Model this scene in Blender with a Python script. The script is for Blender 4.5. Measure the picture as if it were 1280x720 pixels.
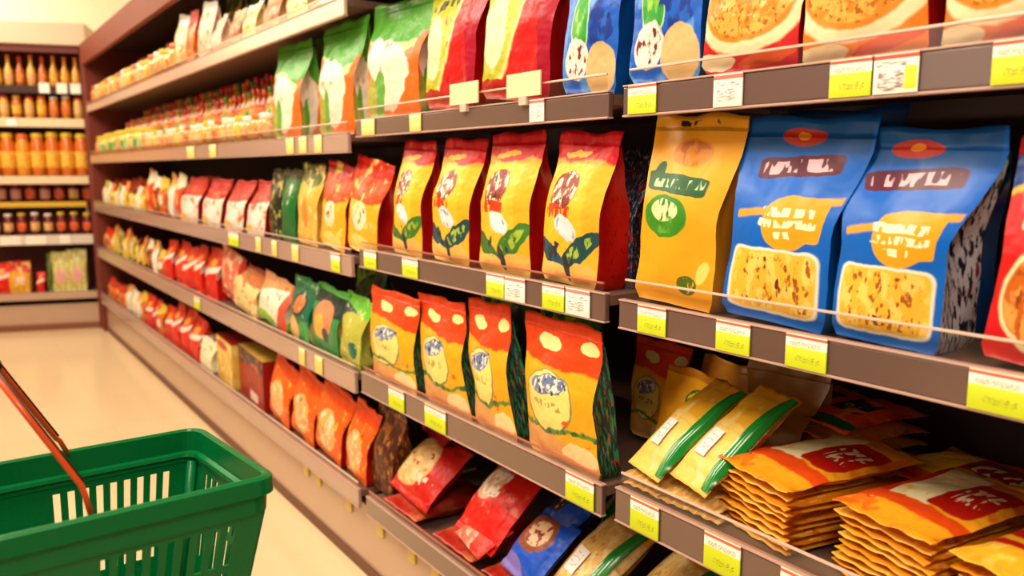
import bpy, bmesh, math, random
from mathutils import Vector, Matrix, Euler, noise
for o in list(bpy.data.objects): bpy.data.objects.remove(o)
SC = bpy.context.scene; COL = SC.collection
R = math.radians
# ------------------------------------------------------------------ camera
FP, VX, VY, D, H = 1000.0, -80.0, 212.0, 0.95, 1.24      # focal (px of 1280), aisle vanishing point, distance to shelf fronts, eye height
PIT = math.atan((360-VY)/FP); TH = math.atan((640-VX)/math.hypot(FP, 360-VY))
fh = Vector((math.sin(TH), math.cos(TH), 0)); RT = Vector((math.cos(TH), -math.sin(TH), 0)); Z = Vector((0, 0, 1))
FW = fh*math.cos(PIT)-Z*math.sin(PIT); UP = fh*math.sin(PIT)+Z*math.cos(PIT)
cam = bpy.data.cameras.new('camera'); co = bpy.data.objects.new('camera', cam); COL.objects.link(co); SC.camera = co
cam.sensor_width = 36; cam.lens = FP/1280*36; cam.clip_start = .05
co.matrix_world = Matrix(((RT.x, UP.x, -FW.x, 0), (RT.y, UP.y, -FW.y, 0), (RT.z, UP.z, -FW.z, H), (0, 0, 0, 1)))
cam.dof.use_dof = True; cam.dof.focus_distance = 1.35; cam.dof.aperture_fstop = 3.2
SC.view_settings.view_transform = 'Standard'; SC.view_settings.look = 'None'
SC.view_settings.exposure = -0.18; SC.view_settings.gamma = 1; SC.view_settings.use_curve_mapping = False
# ------------------------------------------------------------------ world and lamps
WORLD, LAMP_W = 0.26, 50
w = bpy.data.worlds.new('store'); SC.world = w; w.use_nodes = True
w.node_tree.nodes['Background'].inputs[0].default_value = (1, .86, .68, 1); w.node_tree.nodes['Background'].inputs[1].default_value = WORLD
def area(name, loc, sx, sy, power, aim=None):
    l = bpy.data.lights.new(name, 'AREA'); l.shape = 'RECTANGLE'; l.size = sx; l.size_y = sy; l.energy = power; l.color = (1, .875, .70)
    o = bpy.data.objects.new(name, l); o.location = loc; COL.objects.link(o)
    if aim: o.rotation_euler = (Vector(aim)-Vector(loc)).to_track_quat('-Z', 'Y').to_euler()
    return o
for k, y in enumerate((-.6, 1.2, 3.0, 4.8, 6.3)):
    area('ceiling_and_fill_light', (-.2, y, 2.82), .5, 1.3, LAMP_W*(1.0 if k < 3 else .8), (.45, y, 0.9))
area('ceiling_and_fill_light', (-1.6, 2.0, 2.6), 1.2, 5, 30, (.9, 2.4, .8))

area('ceiling_and_fill_light', (-.6, 7.45, 2.88), 2.4, .3, 60, (-.3, 8.3, 2.3))  # added fill light without a fixture, brightens the far wall
# ------------------------------------------------------------------ projection helpers (find where on a shelf a thing of the photo stands)
def ray(px, py): return FW + RT*((px-640)/FP) + UP*((360-py)/FP)
def X(px, py, x=D):
    r = ray(px, py); t = x/r.x; return Vector((x, r.y*t, H+r.z*t))
def Zp(px, py, z):
    r = ray(px, py); t = (z-H)/r.z; return Vector((r.x*t, r.y*t, z))
def Yat(px, x, z):
    k = (px-640)/FP; n = RT-FW*k            # (v.RT) = k (v.FW)
    return -(x*n.x+(z-H)*n.z)/n.y
def Zat(py, x, y):
    k = (360-py)/FP; n = UP-FW*k
    return H-(x*n.x+y*n.y)/n.z
def smooth(t): t = max(0, min(1, t)); return t*t*(3-2*t)
def S(c):
    if isinstance(c, str): c = tuple(int(c[i:i+2], 16) for i in (0, 2, 4))
    f = lambda v: v/12.92 if v <= .04045 else ((v+.055)/1.055)**2.4
    return tuple(f(v/255) for v in c)+(1,)
# ------------------------------------------------------------------ node-based materials
class Ex:
    def __init__(s, nt, v): s.nt, s.v = nt, v
    def op(s, o, *a, clamp=False):
        n = s.nt.nodes.new('ShaderNodeMath'); n.operation = o; n.use_clamp = clamp
        for i, q in enumerate((s,)+a):
            q = q.v if isinstance(q, Ex) else q
            if isinstance(q, (int, float)): n.inputs[i].default_value = q
            else: s.nt.links.new(q, n.inputs[i])
        return Ex(s.nt, n.outputs[0])
    def __add__(s, o): return s.op('ADD', o)
    def __sub__(s, o): return s.op('SUBTRACT', o)
    def __mul__(s, o): return s.op('MULTIPLY', o)
    def __truediv__(s, o): return s.op('DIVIDE', o)
    def abs(s): return s.op('ABSOLUTE')
    def clamp(s): return s.op('MULTIPLY', 1.0, clamp=True)
def newmat(name):
    m = bpy.data.materials.new(name); m.use_nodes = True; return m, m.node_tree, m.node_tree.nodes['Principled BSDF']
def noise_node(nt, vec, scale, detail=2, vor=False):
    n = nt.nodes.new('ShaderNodeTexVoronoi' if vor else 'ShaderNodeTexNoise'); n.inputs['Scale'].default_value = scale
    if not vor: n.inputs['Detail'].default_value = detail
    nt.links.new(vec, n.inputs['Vector']); return n
def plain(name, c, rough=.5, metal=0, coat=0, bump=0, bscale=60, mott=0, c2=None, mscale=8, trans=0, alpha=1):
    m, nt, b = newmat(name)
    b.inputs['Base Color'].default_value = S(c); b.inputs['Roughness'].default_value = rough; b.inputs['Metallic'].default_value = metal
    b.inputs['Coat Weight'].default_value = coat; b.inputs['Coat Roughness'].default_value = .15
    b.inputs['Transmission Weight'].default_value = trans; b.inputs['Alpha'].default_value = alpha
    tc = nt.nodes.new('ShaderNodeTexCoord')
    n = noise_node(nt, tc.outputs['Object'], mscale, 3)
    mx = nt.nodes.new('ShaderNodeMix'); mx.data_type = 'RGBA'; mx.inputs[6].default_value = S(c)
    c2 = S(c2) if c2 else tuple(v*.8 for v in S(c)[:3])+(1,)
    mx.inputs[7].default_value = c2
    f = Ex(nt, n.outputs[0]).op('SUBTRACT', .45).op('MULTIPLY', 4 if mott > .5 else 1.5, clamp=True).op('MULTIPLY', mott or .3)
    nt.links.new(f.v, mx.inputs[0]); nt.links.new(mx.outputs[2], b.inputs['Base Color'])
    if bump:
        n2 = noise_node(nt, tc.outputs['Object'], bscale, 2); bp = nt.nodes.new('ShaderNodeBump'); bp.inputs['Strength'].default_value = bump; bp.inputs['Distance'].default_value = .004
        nt.links.new(n2.outputs[0], bp.inputs['Height']); nt.links.new(bp.outputs[0], b.inputs['Normal'])
    return m
def art(name, base, layers, rough=.33, warp=.012, bump=.6, seed=0.0, coord='UV', coat=.0):
    """printed film: layers of shapes in the UV frame of the face (u right, v up)"""
    m, nt, b = newmat(name)
    tc = nt.nodes.new('ShaderNodeTexCoord'); src = tc.outputs[coord]
    sp = nt.nodes.new('ShaderNodeSeparateXYZ'); nt.links.new(src, sp.inputs[0])
    u0 = Ex(nt, sp.outputs[0]); v0 = Ex(nt, sp.outputs[1 if coord == 'UV' else 2])
    add = nt.nodes.new('ShaderNodeVectorMath'); add.operation = 'ADD'; nt.links.new(src, add.inputs[0]); add.inputs[1].default_value = (seed, seed*.7, seed*1.3)
    wn = noise_node(nt, add.outputs[0], 7, 2); s2 = nt.nodes.new('ShaderNodeSeparateColor'); nt.links.new(wn.outputs['Color'], s2.inputs[0])
    u = u0+(Ex(nt, s2.outputs[0])-.5)*(warp*4); v = v0+(Ex(nt, s2.outputs[1])-.5)*(warp*4)
    cur = nt.nodes.new('ShaderNodeRGB'); cur.outputs[0].default_value = S(base); cur = cur.outputs[0]
    def local(cx, cy, rot):
        x = u-cx; y = v-cy
        if rot:
            c, s = math.cos(rot), math.sin(rot); return x*c+y*s, y*c-x*s
        return x, y
    def shape(L):
        k = L[0]
        if k == 'ell':
            _, cx, cy, rx, ry, rot = L[:6]; x, y = local(cx, cy, rot); x = x/rx; y = y/ry
            return (x*x+y*y-1.0).op('MULTIPLY', -9.0, clamp=True)
        if k == 'box':
            _, cx, cy, rx, ry, rot = L[:6]; x, y = local(cx, cy, rot); x = x/rx; y = y/ry
            x = x*x; y = y*y; x = x*x; y = y*y
            return (x*x+y*y-1.0).op('MULTIPLY', -3.0, clamp=True)
        if k == 'up':       # above the line a + b u + amp sin(f u + ph)
            _, a, bb, amp, fr, ph = L[:6]; e = v-a-(u*bb)
            if amp: e = e-(u*fr+ph).op('SINE')*amp
            return e.op('MULTIPLY', 60.0, clamp=True)
        if k == 'band':     # stripe of half width hw about a line
            _, a, bb, amp, fr, ph, hw = L[:7]; e = v-a-(u*bb)
            if amp: e = e-(u*fr+ph).op('SINE')*amp
            return ((e.abs()-hw)*-70.0).clamp()
        if k == 'right':    # to the right of u = a + b v + amp sin
            _, a, bb, amp, fr, ph = L[:6]; e = u-a-(v*bb)
            if amp: e = e-(v*fr+ph).op('SINE')*amp
            return e.op('MULTIPLY', 60.0, clamp=True)
        if k == 'all': return None
    for L in layers:
        mode = 'flat'
        if L[0] in ('tex', 'script'): mode, prm, col, L2 = L[0], L[1], L[2], L[3]
        else: col, L2 = L[-1], L[:-1]
        mk = shape(L2)
        if mode == 'tex':      # blotches: (scale, threshold)
            n = noise_node(nt, add.outputs[0], prm[0], 3); t = (Ex(nt, n.outputs[0])-prm[1]).op('MULTIPLY', 14.0, clamp=True)
            mk = t if mk is None else mk*t
        if mode == 'script':   # a line of small print marks: (scale, threshold, stretch)
            mp = nt.nodes.new('ShaderNodeMapping'); mp.inputs['Scale'].default_value = (1, prm[2], prm[2]) if coord == 'UV' else (1, 1, prm[2]); nt.links.new(add.outputs[0], mp.inputs[0])
            n = noise_node(nt, mp.outputs[0], prm[0], 1); t = (Ex(nt, n.outputs[0])-prm[1]).op('MULTIPLY', 22.0, clamp=True)
            mk = mk*t
        mx = nt.nodes.new('ShaderNodeMix'); mx.data_type = 'RGBA'; nt.links.new(cur, mx.inputs[6]); mx.inputs[7].default_value = S(col)
        if mk is None: mx.inputs[0].default_value = 1
        else: nt.links.new(mk.v, mx.inputs[0])
        cur = mx.outputs[2]
    nt.links.new(cur, b.inputs['Base Color']); b.inputs['Roughness'].default_value = rough
    b.inputs['Coat Weight'].default_value = coat; b.inputs['Coat Roughness'].default_value = .12; b.inputs['Specular IOR Level'].default_value = .28
    n = noise_node(nt, tc.outputs['Object'], 22, 2); bp = nt.nodes.new('ShaderNodeBump'); bp.inputs['Strength'].default_value = bump; bp.inputs['Distance'].default_value = .012
    nt.links.new(n.outputs[0], bp.inputs['Height']); nt.links.new(bp.outputs[0], b.inputs['Normal'])
    return m
PI = math.pi
# ------------------------------------------------------------------ mesh helpers
def link(name, me, mat=None, parent=None, label=None):
    o = bpy.data.objects.new(name, me); COL.objects.link(o)
    if mat: me.materials.append(mat)
    if parent: o.parent = parent
    if label: o['label'] = label
    return o
def empty(name, loc=(0, 0, 0), rot=(0, 0, 0)):
    o = bpy.data.objects.new(name, None); o.empty_display_size = .05; COL.objects.link(o); o.location = loc; o.rotation_euler = rot; return o
def tag(o, label, cat, group=None):
    o['label'] = label; o['category'] = cat
    if group: o['group'] = group
    return o
def struct(o): o['kind'] = 'structure'; return o
def fin(bm, name, smoothf=True):
    bmesh.ops.recalc_face_normals(bm, faces=bm.faces)
    me = bpy.data.meshes.new(name); bm.to_mesh(me); bm.free()
    if smoothf:
        for p in me.polygons: p.use_smooth = True
    return me
def bx(bm, lo, hi, bev=0):
    g = bmesh.ops.create_cube(bm, size=1); vs = g['verts']
    for v in vs:
        for i in range(3): v.co[i] = (lo[i]+hi[i])/2 + v.co[i]*(hi[i]-lo[i])
    if bev:
        es = {e for v in vs for e in v.link_edges}
        bmesh.ops.bevel(bm, geom=list(es), offset=bev, segments=2, affect='EDGES', profile=.5)
def boxmesh(name, boxes, bev=0):
    bm = bmesh.new()
    for lo, hi in boxes: bx(bm, lo, hi, bev)
    return fin(bm, name, False)
def tube(bm, pts, r, n=8, flat=1.0):
    pts = [Vector(p) for p in pts]; rings = []
    for i, p in enumerate(pts):
        t = (pts[min(i+1, len(pts)-1)]-pts[max(i-1, 0)]).normalized()
        a = t.cross(Vector((0, 0, 1))); a = a.normalized() if a.length > 1e-3 else Vector((1, 0, 0)); b = t.cross(a)
        rings.append([bm.verts.new(p+a*(r*math.cos(2*PI*k/n))+b*(r*flat*math.sin(2*PI*k/n))) for k in range(n)])
    for i in range(len(rings)-1):
        for k in range(n): bm.faces.new((rings[i][k], rings[i][(k+1) % n], rings[i+1][(k+1) % n], rings[i+1][k]))
    bm.faces.new(rings[0]); bm.faces.new(rings[-1])
def lathe(prof, n=16, name='lathe'):
    bm = bmesh.new(); rings = []
    for r, z in prof: rings.append([bm.verts.new((r*math.cos(2*PI*k/n), r*math.sin(2*PI*k/n), z)) for k in range(n)])
    for i in range(len(rings)-1):
        for k in range(n): bm.faces.new((rings[i][k], rings[i][(k+1) % n], rings[i+1][(k+1) % n], rings[i+1][k]))
    bm.faces.new(rings[0]); bm.faces.new(rings[-1])
    return fin(bm, name)
def gridmesh(rows, uvs, name, extra=None):
    """rows of points -> quads with UVs; several patches may be given"""
    bm = bmesh.new(); L = bm.loops.layers.uv.new('UVMap')
    for rw, uv in zip(rows, uvs):
        V = [[bm.verts.new(p) for p in r] for r in rw]
        for i in range(len(V)-1):
            for j in range(len(V[0])-1):
                f = bm.faces.new((V[i][j], V[i][j+1], V[i+1][j+1], V[i+1][j])); f.smooth = True
                for lp, (a, b) in zip(f.loops, ((i, j), (i, j+1), (i+1, j+1), (i+1, j))): lp[L].uv = uv[a][b]
    bmesh.ops.remove_doubles(bm, verts=bm.verts, dist=1e-5)
    me = bpy.data.meshes.new(name); bm.to_mesh(me); bm.free(); return me
def wob(p, seed, amp, fr=16):
    q = Vector(p)*fr+Vector((seed*3.1, seed*1.7, seed))
    n = noise.noise_vector(q); n2 = noise.noise_vector(q*2.3)
    return Vector(p)+Vector((n.x*.5, n.y, n.z*.3))*amp+Vector((n2.x*.3, n2.y*.6, 0))*amp*.6
# gusseted stand-up bag: square foot, flat wide crimped top
def gbag(nm, w, h, d, mat, side=None, seal=.09, bulge=.012, seed=1, amp=.0055, flare=.36, nx=12, nz=16, sealmat=None, folded=False, pinch=.8, shear=0):
    root = empty(nm); rows, sr, sl, back = [], [], [], []
    zt = h*(1-seal)
    def ring(t):
        z = zt*t; s = smooth((t-.5)/.5)
        foot = .9+.1*smooth(t/.06)
        hw = (w/2*(1-.05*math.sin(PI*t)) + d*flare*s)*foot; hd = (d/2*(1-s)+.003)*foot
        return z, hw, hd, s
    F, Bk, Rt, Lf, uF, uS = [], [], [], [], [], []
    for i in range(nz+1):
        t = i/nz; z, hw, hd, s = ring(t); bu = bulge*math.sin(PI*min(1, t*1.02))**.7 if t < 1 else 0
        f, bk, r_, l_, uf = [], [], [], [], []
        for j in range(nx+1):
            a = -1+2*j/nx
            f.append(wob((a*hw, -hd-bu*(1-a*a), z), seed, amp)); bk.append(wob((a*hw, hd+bu*.6*(1-a*a), z), seed, amp)); uf.append((j/nx, z/h))
        for j in range(5):
            a = j/4; y = -hd+2*hd*a; inn = (1-abs(2*a-1))*(d*.42*pinch*smooth(t*1.3))
            r_.append(wob((hw-inn, y, z), seed, amp)); l_.append(wob((-hw+inn, y, z), seed, amp))
        r_[0] = f[-1]; r_[-1] = bk[-1]; l_[0] = f[0]; l_[-1] = bk[0]
        F.append(f); Bk.append(bk); Rt.append(r_); Lf.append(l_); uF.append(uf); uS.append([(j/4, z/h) for j in range(5)])
    bot = [F[0], Bk[0]]
    PARTS = []
    pm = gridmesh([F, Bk, bot], [uF, uF, [uF[0], uF[0]]], 'pouch'); PARTS.append(link('pouch', pm, mat, root))
    sm = side or mat
    PARTS.append(link('side_gusset', gridmesh([Rt], [uS], 'side_gusset'), sm, root)); PARTS.append(link('side_gusset', gridmesh([Lf], [uS], 'side_gusset'), sm, root))
    # crimped top seal
    hw = w/2+d*flare; A, uA, B2 = [], [], []
    for i in range(4):
        t = i/3; z = zt+(h-zt)*t; a_, u_, b_ = [], [], []
        for j in range(nx+1):
            a = -1+2*j/nx; y0 = -.003*(1-t)
            bend = (-.045*t*t*h/.28) if folded else 0
            p = wob((a*hw, y0+bend, z-(abs(bend)*.9 if folded else 0)), seed, amp) if i == 0 else wob((a*hw*(1-.01*t), y0+bend+.0035*math.sin(a*9+seed)*t, z+.003*math.sin(a*5+seed*2)*t-(abs(bend)*.8 if folded else 0)), seed, amp)
            a_.append(p); b_.append(p+Vector((0, .0022, 0))); u_.append((j/nx, z/h))
        A.append(a_); uA.append(u_); B2.append(b_)
    PARTS.append(link('top_seal', gridmesh([A, B2, [A[-1], B2[-1]], [A[0], B2[0]]], [uA, uA, [uA[-1], uA[-1]], [uA[0], uA[0]]], 'top_seal'), sealmat or mat, root))
    if shear:
        for c in PARTS:
            for v in c.data.vertices: v.co.x += shear*v.co.z
    return root
# pillow packet, sealed at both ends (or lying flat when leaned by -90 degrees)
def pillow(nm, w, h, d, mat, seal=.07, seed=1, amp=.003, nx=12, nz=14, sealmat=None, seals=True, sag=1.0):
    root = empty(nm); z0, z1 = h*seal, h*(1-seal); F, B_, U = [], [], []
    for i in range(nz+1):
        t = i/nz; z = z0+(z1-z0)*t; k = max(0, math.sin(PI*t))**.45; f, b, u = [], [], []
        for j in range(nx+1):
            a = -1+2*j/nx; e = max(0, 1-abs(a)**3.2)**.6; hd = d/2*k*e+.0006
            x = a*w/2*(1-.04*k)
            f.append(wob((x, -hd*sag, z), seed, amp)); b.append(wob((x, hd, z), seed, amp)); u.append((j/nx, z/h))
        b[0] = f[0]; b[-1] = f[-1]
        F.append(f); B_.append(b); U.append(u)
    B_[0] = F[0]; B_[-1] = F[-1]
    link('pouch', gridmesh([F, B_], [U, U], 'pouch'), mat, root)
    if seals:
        for ends in (0, 1):
            A, B2, uA = [], [], []
            for i in range(3):
                t = i/2; z = (z1+(h-z1)*t) if ends else (z0-z0*t); a_, b_, u_ = [], [], []
                for j in range(nx+1):
                    a = -1+2*j/nx; p = Vector((a*w/2, .002*math.sin(a*11+seed)*t, z)) if i else F[-1 if ends else 0][j]
                    if i: p = wob(p, seed, amp)
                    a_.append(p); b_.append(p+Vector((0, .0016, 0))); u_.append((j/nx, z/h))
                A.append(a_); B2.append(b_); uA.append(u_)
            link('end_seal', gridmesh([A, B2, [A[-1], B2[-1]]], [uA, uA, [uA[-1], uA[-1]]], 'end_seal'), sealmat or mat, root)
    return root
def place(root, x, y, z, yaw=0, lean=0, roll=0):
    root.rotation_euler = (R(lean), R(roll), R(-90+yaw)); root.location = (x, y, z); return root
def dup(root, loc, rot=None, label=None, group=None):
    r = root.copy(); COL.objects.link(r); r.location = loc
    if rot: r.rotation_euler = rot
    if label: r['label'] = label
    if group: r['group'] = group
    for ch in list(root.children):
        c = ch.copy(); COL.objects.link(c); c.parent = r
        for g in list(ch.children):
            q = g.copy(); COL.objects.link(q); q.parent = c
    return r
# ================================================================== materials
TAUPE = plain('taupe shelf edge plastic', '6a4f47', .28, coat=1.0, mott=.1)
SHEEN_TAUPE = plain('taupe shelf edge plastic with painted sheen', 'b39284', .3, coat=.6, mott=.1)  # far bay edges: grazing reflection put into a paler taupe
SHEEN_BEIG = plain('beige shelf edge plastic with painted sheen', 'd6b8a2', .3, coat=.5, mott=.1)  # uppermost far edge: reflected light put into the base colour
TRIM = plain('pale bead plastic', 'c29d90', .35)
BOARD = plain('shelf board enamel', '6e5248', .45)
BROWN = plain('reddish brown laminate', '7a2c18', .6, mott=.5, c2='5c2014', mscale=5)
DARKB = plain('dark back panel', '3a1f19', .7)
KICK = plain('beige kick plate', 'c2a088', .35, coat=.3)
def plastic(name):
    m, nt, b = newmat(name); out = nt.nodes['Material Output']
    tr = nt.nodes.new('ShaderNodeBsdfTransparent'); gl = nt.nodes.new('ShaderNodeBsdfGlossy'); gl.inputs['Roughness'].default_value = .12
    tr.inputs[0].default_value = (.95, .93, .91, 1)
    fr = nt.nodes.new('ShaderNodeLayerWeight'); fr.inputs['Blend'].default_value = .5; e = Ex(nt, fr.outputs['Facing']).op('POWER', 3.0).op('MULTIPLY', .3).op('ADD', .045)
    mx = nt.nodes.new('ShaderNodeMixShader'); nt.links.new(e.v, mx.inputs[0]); nt.links.new(tr.outputs[0], mx.inputs[1]); nt.links.new(gl.outputs[0], mx.inputs[2])
    nt.links.new(mx.outputs[0], out.inputs[0]); return m
CLEAR = plastic('clear plastic')
RIM = plain('milky plastic rim', 'dcc3b0', .25, coat=.4)
ORIM = plain('orange tinted rim', 'b8614a', .3, coat=.3)
TAGS = {
 'y': art('yellow price ticket', 'c8d420', [('up', .62, 0, 0, 0, 0, 'ece6d2'), ('band', .93, 0, 0, 0, 0, .05, 'd8503a'), ('script', (20, .5, 3), '8a7a50', ('box', .5, .72, .4, .07, 0)), ('script', (14, .55, 3), '7d7f1c', ('box', .55, .28, .3, .1, 0))], warp=0, bump=0, rough=.5, coat=0),
 'w': art('white price ticket', 'eee0d6', [('band', .9, 0, 0, 0, 0, .07, 'd66a5a'), ('script', (5, .5, 7), '9a8078', ('box', .5, .68, .4, .07, 0)), ('script', (4, .5, 7), 'a08a84', ('box', .45, .36, .33, .18, 0))], warp=0, bump=0, rough=.5, coat=0),
 'v': art('white and lime price ticket', 'e9e2d8', [('box', .84, .38, .14, .3, 0, 'c8d420'), ('band', .92, 0, 0, 0, 0, .06, 'd8503a'), ('script', (5, .5, 7), '9a6c64', ('box', .4, .74, .35, .07, 0)), ('script', (4, .48, 8), '8f7672', ('box', .4, .32, .3, .26, 0))], warp=0, bump=0, rough=.5, coat=0),
 'p': art('pale yellow price ticket', 'e0c46a', [('up', .8, 0, 0, 0, 0, 'ead9a0')], warp=0, bump=0, rough=.5, coat=0)}
# ================================================================== setting
def slab(name, lo, hi, mat, bev=0): return struct(link(name, boxmesh(name, [(lo, hi)], bev), mat))
m, nt, b = newmat('cream floor tile'); tc = nt.nodes.new('ShaderNodeTexCoord')
br = nt.nodes.new('ShaderNodeTexBrick'); br.offset = 0; br.inputs['Scale'].default_value = 1; br.inputs['Brick Width'].default_value = .6; br.inputs['Row Height'].default_value = .6
br.inputs['Color1'].default_value = S('eed3aa'); br.inputs['Color2'].default_value = S('ebcfa5'); br.inputs['Mortar'].default_value = S('e2c498'); br.inputs['Mortar Size'].default_value = .002; br.inputs['Mortar Smooth'].default_value = 1
nt.links.new(tc.outputs['Object'], br.inputs['Vector']); nt.links.new(br.outputs[0], b.inputs['Base Color']); b.inputs['Roughness'].default_value = .16
FLOOR = m
slab('floor', (-5, -3, -.05), (2.2, 12, 0), FLOOR)
CEIL = plain('cream ceiling paint', 'fbeed2', .7)
slab('ceiling', (-5, -3, 2.95), (2.2, 12, 3.0), CEIL)
slab('wall_back', (-5, 8.25, 0), (2.2, 8.35, 2.95), CEIL)
slab('wall_right', (1.72, -3, 0), (1.8, 8.25, 2.95), CEIL)
def emis(name, c, s):
    m, nt, b = newmat(name); b.inputs['Base Color'].default_value = S(c); b.inputs['Emission Color'].default_value = S(c); b.inputs['Emission Strength'].default_value = s; return m
LAMPM = emis('lit lamp diffuser', 'fff0d0', 4)
HOUSE = plain('white lamp housing', 'e8e0d0', .4)
lamp0 = None
for k, (x, y) in enumerate([(-.2, -.6), (-.2, 1.2), (-.2, 3.0), (-.2, 4.8), (-.2, 6.3), (-1.6, 2.0)]):
    if lamp0 is None:
        lamp0 = empty('ceiling_lamp', (x, y, 2.95))
        link('housing', boxmesh('housing', [((-.16, -.65, -.06), (.16, .65, 0))], .01), HOUSE, lamp0)
        link('diffuser', boxmesh('diffuser', [((-.14, -.63, -.075), (.14, .63, -.0605))], .004), LAMPM, lamp0)
        tag(lamp0, 'long lit fluorescent ceiling lamp above the aisle', 'lamp', 'ceiling lamps over the aisle')
    else: dup(lamp0, (x, y, 2.95))

# ---- gondola frame
BACK = 1.46
def part(root, name, boxes, mat, bev=0, label=None): return link(name, boxmesh(name, boxes, bev), mat, root, label)
fr = empty('shelving_frame', (1.2, 3.3, 0))
def fb(lo, hi): return ((lo[0]-1.2, lo[1]-3.3, lo[2]), (hi[0]-1.2, hi[1]-3.3, hi[2]))
part(fr, 'back_panel', [fb((BACK, -.6, .2), (BACK+.03, 6.8, 2.15))], DARKB)
part(fr, 'end_panel', [fb((.955, 6.785, 0), (BACK+.03, 6.82, 2.15))], BROWN)
part(fr, 'canopy_fascia', [fb((.935, -.6, 2.0), (.965, 6.785, 2.15))], BROWN, .004)
part(fr, 'canopy_top', [fb((.966, -.6, 2.12), (BACK, 6.784, 2.15))], DARKB)
for y in (1.03, 2.103):
    part(fr, 'upright', [fb((BACK-.05, y-.012, .21), (BACK-.001, y+.012, 2.1))], DARKB)
part(fr, 'kick_plate', [fb((.985, -.6, .02), (1.005, 6.784, .225))], KICK, .003)
part(fr, 'floor_strip', [fb((.978, -.6, 0.001), (.984, 6.784, .035))], plain('brown rubber skirting', '6a3c22', .5))
tag(fr, 'long brown shelving frame with back panel, canopy and beige kick plate along the aisle', 'shelving')
# ---- shelves, each with its edge, rail and price tickets
def shelf(y0, y1, zl, lip, label, tags=(), fence=None, depth=.44, rim=RIM, tkey='y', tagh=None, edge=None):
    r = empty('gondola_shelf', (D, (y0+y1)/2, zl)); cy = (y0+y1)/2
    def q(lo, hi): return ((lo[0]-D, lo[1]-cy, lo[2]-zl), (hi[0]-D, hi[1]-cy, hi[2]-zl))
    part(r, 'board', [q((D+.012, y0, zl+lip-.022), (D+depth, y1, zl+lip-.004))], BOARD)
    part(r, 'front_edge', [q((D, y0, zl+.003), (D+.011, y1, zl+lip-.002))], edge or TAUPE, .002)
    part(r, 'edge_bead', [q((D-.002, y0, zl-.001), (D+.012, y1, zl+.0025))], TRIM, .0008)
    part(r, 'edge_bead', [q((D-.002, y0, zl+lip-.0015), (D+.012, y1, zl+lip+.0015))], TRIM, .0008)
    if fence:
        part(r, 'clear_rail', [q((D+.004, y0+.01, zl+lip+.0016), (D+.0065, y1-.01, zl+lip+fence-.002))], CLEAR)
        part(r, 'rail_rim', [q((D+.003, y0+.01, zl+lip+fence-.0019), (D+.0078, y1-.01, zl+lip+fence+.0018))], rim, .0008)
    for t in tags:
        a, b_ = t[0], t[1]; kind = t[2] if len(t) > 2 else tkey
        ya = Yat(a, D-.003, zl+lip/2); yb = Yat(b_, D-.003, zl+lip/2)
        hh = lip-.003 if tagh is None else tagh
        z0, z1 = .0027, .0027+hh
        F = [[Vector((-.0035, ya-cy, z0)), Vector((-.0035, yb-cy, z0))], [Vector((-.0035, ya-cy, z1)), Vector((-.0035, yb-cy, z1))]]
        Bq = [[p+Vector((.002, 0, 0)) for p in rw] for rw in F]
        u = [[(0, 0), (1, 0)], [(0, 1), (1, 1)]]
        link('price_ticket', gridmesh([F, Bq, [F[1], Bq[1]]], [u, u, u], 'price_ticket'), TAGS[kind], r)
    return tag(r, label, 'shelf')
Y3a, Y3b, Y2a, Y2b, Y1a, Y1b = -.25, 1.012, 1.048, 2.075, 2.13, 6.78
shelf(Y3a, Y3b, 1.328, .05, 'nearest top visible shelf holding the biscuit and cracker bags, taupe edge with price tickets', [(785, 820), (892, 928, 'w'), (1037, 1089), (1092, 1148, 'v'), (1240, 1300)], .026)
shelf(Y3a, Y3b, .966, .05, 'nearest middle shelf holding the yellow bag and the blue pasta bags', [(797, 832), (895, 937), (982, 1033), (1210, 1285)], .036)
shelf(Y3a, Y3b, .611, .062, 'nearest lower shelf holding the stacks of orange packets', [(788, 823), (880, 925), (975, 1030)], .03)
shelf(Y2a, Y2b, 1.328, .045, 'middle bay shelf under the red and lime bags', [(452, 468, 'p'), (512, 526, 'p'), (662, 680, 'w')], .03)
shelf(Y2a, Y2b, .969, .052, 'middle bay shelf under the four yellow bags with red tops', [(455, 470), (503, 522), (608, 630), (631, 656, 'w'), (678, 705), (707, 737, 'w')], .018, rim=ORIM)
shelf(Y2a, Y2b+.01, .603, .06, 'middle bay shelf under the yellow bags with orange tops and pale ovals', [(486, 505), (531, 557), (707, 742)], .016, rim=ORIM)
shelf(Y1a, Y1b, 1.66, .05, 'long far bay uppermost shelf lined with small jars and pouches', (), .02, depth=.4, edge=SHEEN_BEIG)
shelf(Y1a, Y1b, 1.288, .055, 'long far bay shelf lined with rows of small capped bottles', [(234, 243, 'p'), (262, 270, 'p'), (358, 367, 'p'), (374, 383, 'p'), (393, 402, 'p')], .03, edge=SHEEN_TAUPE)
shelf(Y1a, Y1b, .935, .058, 'long far bay shelf under the red and white bags', [(286, 298), (320, 326, 'p'), (340, 346, 'p'), (365, 373, 'p'), (414, 425)], .02, edge=SHEEN_TAUPE)
shelf(Y1a, Y1b, .588, .06, 'long far bay shelf under the red packs and green pouches', [(243, 250), (374, 381, 'p'), (394, 403, 'p')], .02, edge=SHEEN_TAUPE)
shelf(Y3a, Y3b, 1.70, .05, 'nearest uppermost shelf above the biscuit bags', (), None, depth=.4)
shelf(Y2a, Y2b, 1.70, .05, 'middle bay uppermost shelf above the red and lime bags', (), None, depth=.4)
shelf(Y3a, Y3b, .232, .056, 'nearest bottom shelf holding bread packs with green straps', (), .02, depth=.5)
shelf(Y2a, Y2b, .232, .056, 'middle bay bottom shelf holding red and blue packets', (), .02, depth=.5, rim=ORIM)
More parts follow.
